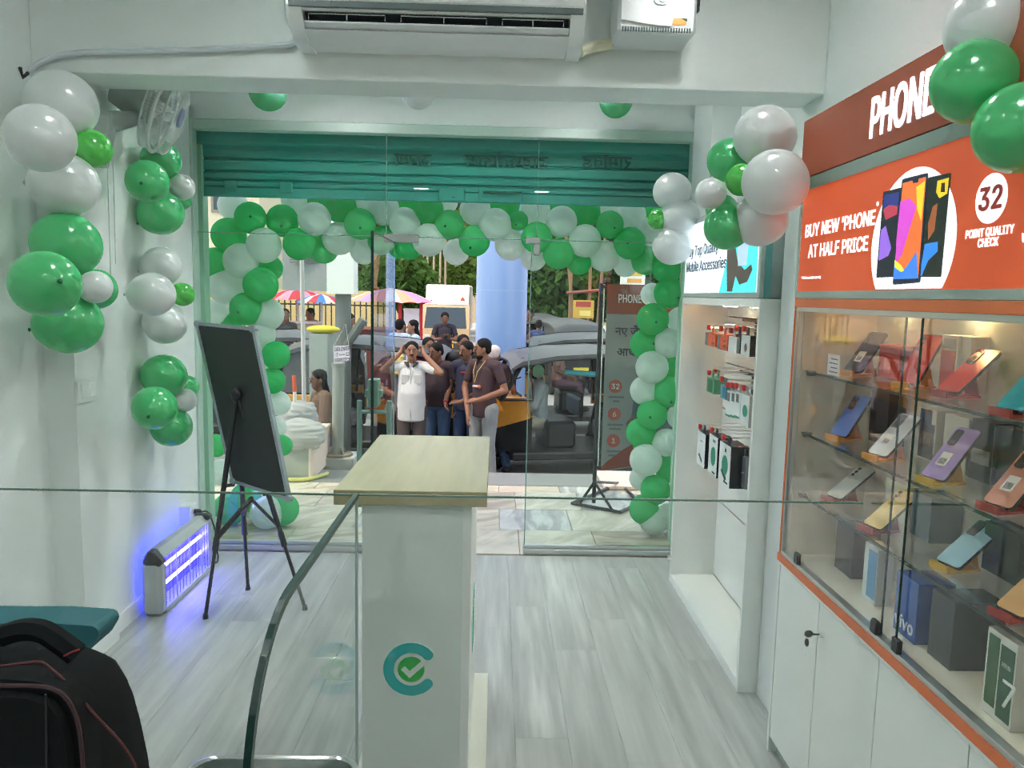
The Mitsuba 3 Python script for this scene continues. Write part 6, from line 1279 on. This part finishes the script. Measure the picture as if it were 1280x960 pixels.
# ---------------------------------------------------------------- vehicles
M('tarp_grey', (.085, .085, .09), .4); M('rick_black', (.012, .013, .014), .4); M('rick_yellow', (.62, .27, .035), .4, coat=.4)
def rickshaw(lab, x, Y, face, s=1.0, simple=False, group='auto rickshaws'):
    """A three-wheeled auto rickshaw; its own -x is ahead; x, Y: its middle on the road."""
    m = rotz(math.radians(face), (x, Y, G)); m[:3, :3] *= s
    k = thing('auto_rickshaw', lab, 'auto rickshaw', group)
    def p(name, mesh, mat, sm=30, par=k): return part(par, name, put(mesh, m), mat, smooth=sm)
    bk, ye, ta = 'mat_rick_black', 'mat_rick_yellow', 'mat_tarp_grey'
    side = lambda pts, y0, y1: extr(Polygon(pts), y1-y0, np.array([[1, 0, 0, 0], [0, 0, -1, y1], [0, 1, 0, 0], [0, 0, 0, 1.0]]))
    p('floor_pan', bx(-.95, 1.15, -.58, .58, .24, .34, .02), bk)
    nose = [(-1.30, 0, .62), (-1.27, 0, .95)]+[(-1.16, e*.28, .60) for e in (-1, 1)]+[(-1.10, e*.34, 1.0) for e in (-1, 1)]+[(-.72, e*.56, .78) for e in (-1, 1)]+[(-.74, e*.54, 1.02) for e in (-1, 1)]
    p('cowl', hull(np.array(nose)), ye)
    low = [(-1.24, 0, .42), (-1.30, 0, .64)]+[(-1.10, e*.28, .36) for e in (-1, 1)]+[(-1.14, e*.28, .64) for e in (-1, 1)]+[(-.70, e*.57, .26) for e in (-1, 1)]+[(-.70, e*.57, .79) for e in (-1, 1)]
    p('front_apron', hull(np.array(low)), bk)
    p('bumper_strip', bx(-1.315, -1.27, -.2, .2, .66, .70, .01), C(60, 60, 62, .4))
    ws = [np.array([(-1.08, e*.45, 1.01), (-.82, e*.48, 1.52)]) for e in (-1, 1)]
    p('windshield_frame', cat_(tube([ws[0][0], ws[0][1], ws[1][1], ws[1][0], ws[0][0]], .028, 8)), bk)
    p('windshield', trimesh.Trimesh([ws[0][0], ws[1][0], ws[1][1], ws[0][1]], [[0, 1, 2], [0, 2, 3]], process=False), 'mat_glass', False)
    for e in (-1, 1):
        q = [(-1.06, e*.47, 1.01), (-.70, e*.575, 1.02), (-.70, e*.575, 1.22), (-.80, e*.50, 1.50)]
        p('quarter_frame', tube(q+[q[0]], .02, 6), bk)
        p('quarter_glass', trimesh.Trimesh(q, [[0, 1, 2], [0, 2, 3]], process=False), 'mat_glass', False)
        p('side_panel', hull(np.array([(.35, e*.60, .30), (1.22, e*.60, .34), (1.22, e*.60, .82), (.48, e*.60, .82), (.35, e*.56, .30), (1.22, e*.56, .34), (1.22, e*.56, .82), (.48, e*.56, .82)])), bk, False)
        p('yellow_band', bx(.42, 1.23, e*.565, e*.608, .80, .93, .01), ye, False)
        p('post', cat_(cyl((.45, e*.57, .85), (.40, e*.57, 1.50), .02), ), bk)
        p('hood_side', hull(np.array([(.42, e*.575, .95), (1.18, e*.575, .95), (1.10, e*.56, 1.48), (.42, e*.56, 1.55), (.42, e*.56, .95), (1.18, e*.56, .95), (1.10, e*.54, 1.48), (.42, e*.54, 1.55)])), ta, False)
        p('rear_wheel', lathe([(.05, -.06), (.17, -.06), (.225, -.035), (.225, .035), (.17, .06), (.05, .06)], 22).apply_transform(trimesh.transformations.rotation_matrix(PI/2, [1, 0, 0])).apply_translation((.78, e*.50, .225)), DK)
        p('fender', side([(.78+.30*math.cos(t), .25+.30*math.sin(t)) for t in np.linspace(0, PI, 13)]+[(.78+.26*math.cos(t), .25+.26*math.sin(t)) for t in np.linspace(PI, 0, 13)], e*.50-.10, e*.50+.10), bk)
        p('mirror', cat_(cyl((-.85, e*.52, 1.3), (-.98, e*.66, 1.28), .008, n=6), hull(bx(-1.0, -.98, e*.66-.05, e*.66+.05, 1.22, 1.36).vertices)), bk)
    roof = [(-.98, 1.50), (-.85, 1.585), (-.4, 1.66), (.2, 1.69), (.8, 1.66), (1.12, 1.56), (1.24, 1.30), (1.26, .95), (1.22, .95), (1.19, 1.29), (1.08, 1.52), (.78, 1.61), (.2, 1.64), (-.4, 1.61), (-.85, 1.54), (-.97, 1.47)]
    rm = side(roof, -.60, .60).subdivide().subdivide()
    v = rm.vertices; v[:, 2] -= np.where(np.abs(v[:, 1]) > .3, (np.abs(v[:, 1])-.3)**2*.9, 0); rm.vertices = v
    p('canopy', rm, ta, 50)
    p('canopy_rim', cat_(*[tube([(-.95, e*.58, 1.42), (-.4, e*.60, 1.53), (.3, e*.60, 1.56)], .018, 6) for e in (-1, 1)]), bk)
    p('rear_window', bx(1.225, 1.245, -.3, .3, 1.12, 1.34, .01), C(190, 196, 196, .2), False)
    p('driver_seat', bx(-.45, -.05, -.34, .34, .34, .70, .04), bk)
    p('driver_back', bx(-.02, .04, -.34, .34, .74, 1.0, .03), bk)
    p('passenger_seat', bx(.42, 1.0, -.54, .54, .34, .62, .05), bk)
    p('passenger_back', hull(bx(.98, 1.08, -.54, .54, .60, 1.15, .04).vertices), C(60, 56, 56, .6))
    p('rear_panel', bx(1.20, 1.26, -.58, .58, .34, .95, .02), bk)
    p('front_wheel', lathe([(.05, -.05), (.17, -.05), (.22, -.03), (.22, .03), (.17, .05), (.05, .05)], 22).apply_transform(trimesh.transformations.rotation_matrix(PI/2, [1, 0, 0])).apply_translation((-1.10, 0, .22)), DK)
    p('mudguard', side([(-1.10+.27*math.cos(t), .24+.27*math.sin(t)) for t in np.linspace(.2, PI, 12)]+[(-1.10+.24*math.cos(t), .24+.24*math.sin(t)) for t in np.linspace(PI, .2, 12)], -.09, .09), bk)
    p('headlight', cyl((-1.27, 0, .84), (-1.33, 0, .83), .07, .065, 16), C(214, 214, 206, .1))
    p('handlebar', cat_(cyl((-.95, 0, .6), (-.80, 0, 1.02), .025), cyl((-.80, -.3, 1.04), (-.80, .3, 1.04), .018)), bk)
    p('number_plate', bx(1.262, 1.27, -.18, .18, .52, .64), C(214, 190, 60, .5), False)
    return k
xr = aty(700, 450, 9.95)[0]
M('rick_apron', (.014, .015, .016), .5)
rk = rickshaw('black and yellow auto rickshaw with its driver, facing left beside the men', xr+.20, 9.95, 10, .98)
xl = aty(464, 450, 10.4)[0]
rickshaw('grey-hooded auto rickshaw left of the man in the white shirt', xl+.1, 10.4, 176, 1.0)
rickshaw('grey-hooded auto rickshaw half hidden behind the display board', aty(352, 430, 11.5)[0], 11.5, 8, 1.0)
rickshaw('auto rickshaw directly behind the rickshaw with the driver, a woman inside', aty(716, 425, 12.9)[0]+.2, 12.9, 4, 1.0)
rickshaw('parked auto rickshaw seen from behind between the far poles', aty(700, 400, 18.5)[0], 18.5, -72, 1.05)
rickshaw('farthest parked auto rickshaw next to the blue pillar', aty(667, 385, 23)[0], 23, -80, 1.05)
person('rickshaw driver in pale grey shirt and beige trousers, hands on his knees', 674, 452.5, 9.85, face=-84, tilt=4, shirt=(150, 156, 158), pants=(178, 168, 150), skin=(112, 78, 62), sleeve=1.5, z0=0, hgt=1.62, beard=True, hem=.88,
       kn=[(-.13, -.44, .88), (.13, -.44, .88)], an=[(-.14, -.40, .46), (.14, -.40, .46)], el=[(-.26, -.10, 1.13), (.26, -.10, 1.13)], wr=[(-.16, -.34, .98), (.16, -.34, .98)], hd=[((.1, -1, -.2), (0, 0, -1)), ((-.1, -1, -.2), (0, 0, -1))])
person('woman sitting inside the rear rickshaw, her profile turned right', 700, 423.5, 12.95, face=80, shirt=(190, 150, 140), pants=(120, 90, 100), skin=(130, 92, 74), hair='long', fem=True, z0=0, hgt=1.55, far=True, hem=.9,
       kn=[(-.12, -.42, .86), (.12, -.42, .86)], an=[(-.12, -.40, .46), (.12, -.40, .46)], wr=[(-.16, -.30, 1.0), (.16, -.30, 1.0)])
obj('blue_roll', cyl(aty(706, 465, 9.5), aty(744, 468, 9.5), .035, n=12), C(70, 150, 158, .5), 'teal roll lying across the cabin of the rickshaw with the driver', 'roll')
tk = thing('truck', 'small white box truck facing us on the far side of the road', 'truck')
Yt = 27.0; a, b = aty(527, 360, Yt), aty(586, 431, Yt)
tx0, tx1 = a[0], b[0]; zt = a[2]+.1; wz = G
part(tk, 'cargo_box', bx(tx0+.05, tx1-.02, Yt+1.1, Yt+4.2, .30, zt+.05, .05), C(238, 230, 216, .5), smooth=False)
part(tk, 'wind_deflector', hull(np.array([(x_, y_, z_) for x_ in (tx0+.08, tx1-.05) for y_, z_ in ((Yt+.5, 1.28), (Yt+1.1, 1.28), (Yt+1.1, zt))])), C(240, 234, 222, .5), smooth=False)
part(tk, 'cab', hull(np.array([(x_, y_, z_) for x_ in (tx0, tx1) for y_, z_ in ((Yt, -.10), (Yt, .42), (Yt+.35, 1.26), (Yt+1.1, 1.28), (Yt+1.1, -.1))])), C(214, 184, 140, .4), smooth=False)
part(tk, 'windshield', hull(np.array([(x_, y_, z_) for x_, y_, z_ in ((tx0+.10, Yt-.01, .46), (tx1-.10, Yt-.01, .46), (tx1-.16, Yt+.30, 1.18), (tx0+.16, Yt+.30, 1.18), (tx0+.10, Yt+.03, .46), (tx1-.10, Yt+.03, .46), (tx1-.16, Yt+.34, 1.18), (tx0+.16, Yt+.34, 1.18))])), C(56, 72, 82, .1), smooth=False)
part(tk, 'grille', bx(tx0+.35, tx1-.35, Yt-.03, Yt+.02, .06, .20, .01), C(40, 40, 42, .5), smooth=False)
part(tk, 'bumper', bx(tx0-.02, tx1+.02, Yt-.08, Yt+.1, -.28, -.06, .03), C(70, 66, 62, .5), smooth=False)
part(tk, 'number_plate', bx((tx0+tx1)/2-.3, (tx0+tx1)/2+.3, Yt-.095, Yt-.08, -.24, -.10), C(226, 160, 60, .5), smooth=False)
for x in (tx0+.2, tx1-.2):
    part(tk, 'headlight', hull(bx(x-.13, x+.13, Yt-.04, Yt+.02, .06, .22, .03).vertices), C(210, 206, 196, .15))
    part(tk, 'wheel', cyl((x-.1, Yt+.6, G+.30), (x+.1, Yt+.6, G+.30), .30, n=20), DK)
    part(tk, 'wheel', cyl((x-.1, Yt+3.4, G+.30), (x+.1, Yt+3.4, G+.30), .30, n=20), DK)
part(tk, 'badge', hull(np.array([(tx1-.36, Yt+.48, 1.42), (tx1-.16, Yt+.48, 1.42), (tx1-.26, Yt+.48, 1.58), (tx1-.26, Yt+.53, 1.5)])), C(214, 110, 84, .5), smooth=False)
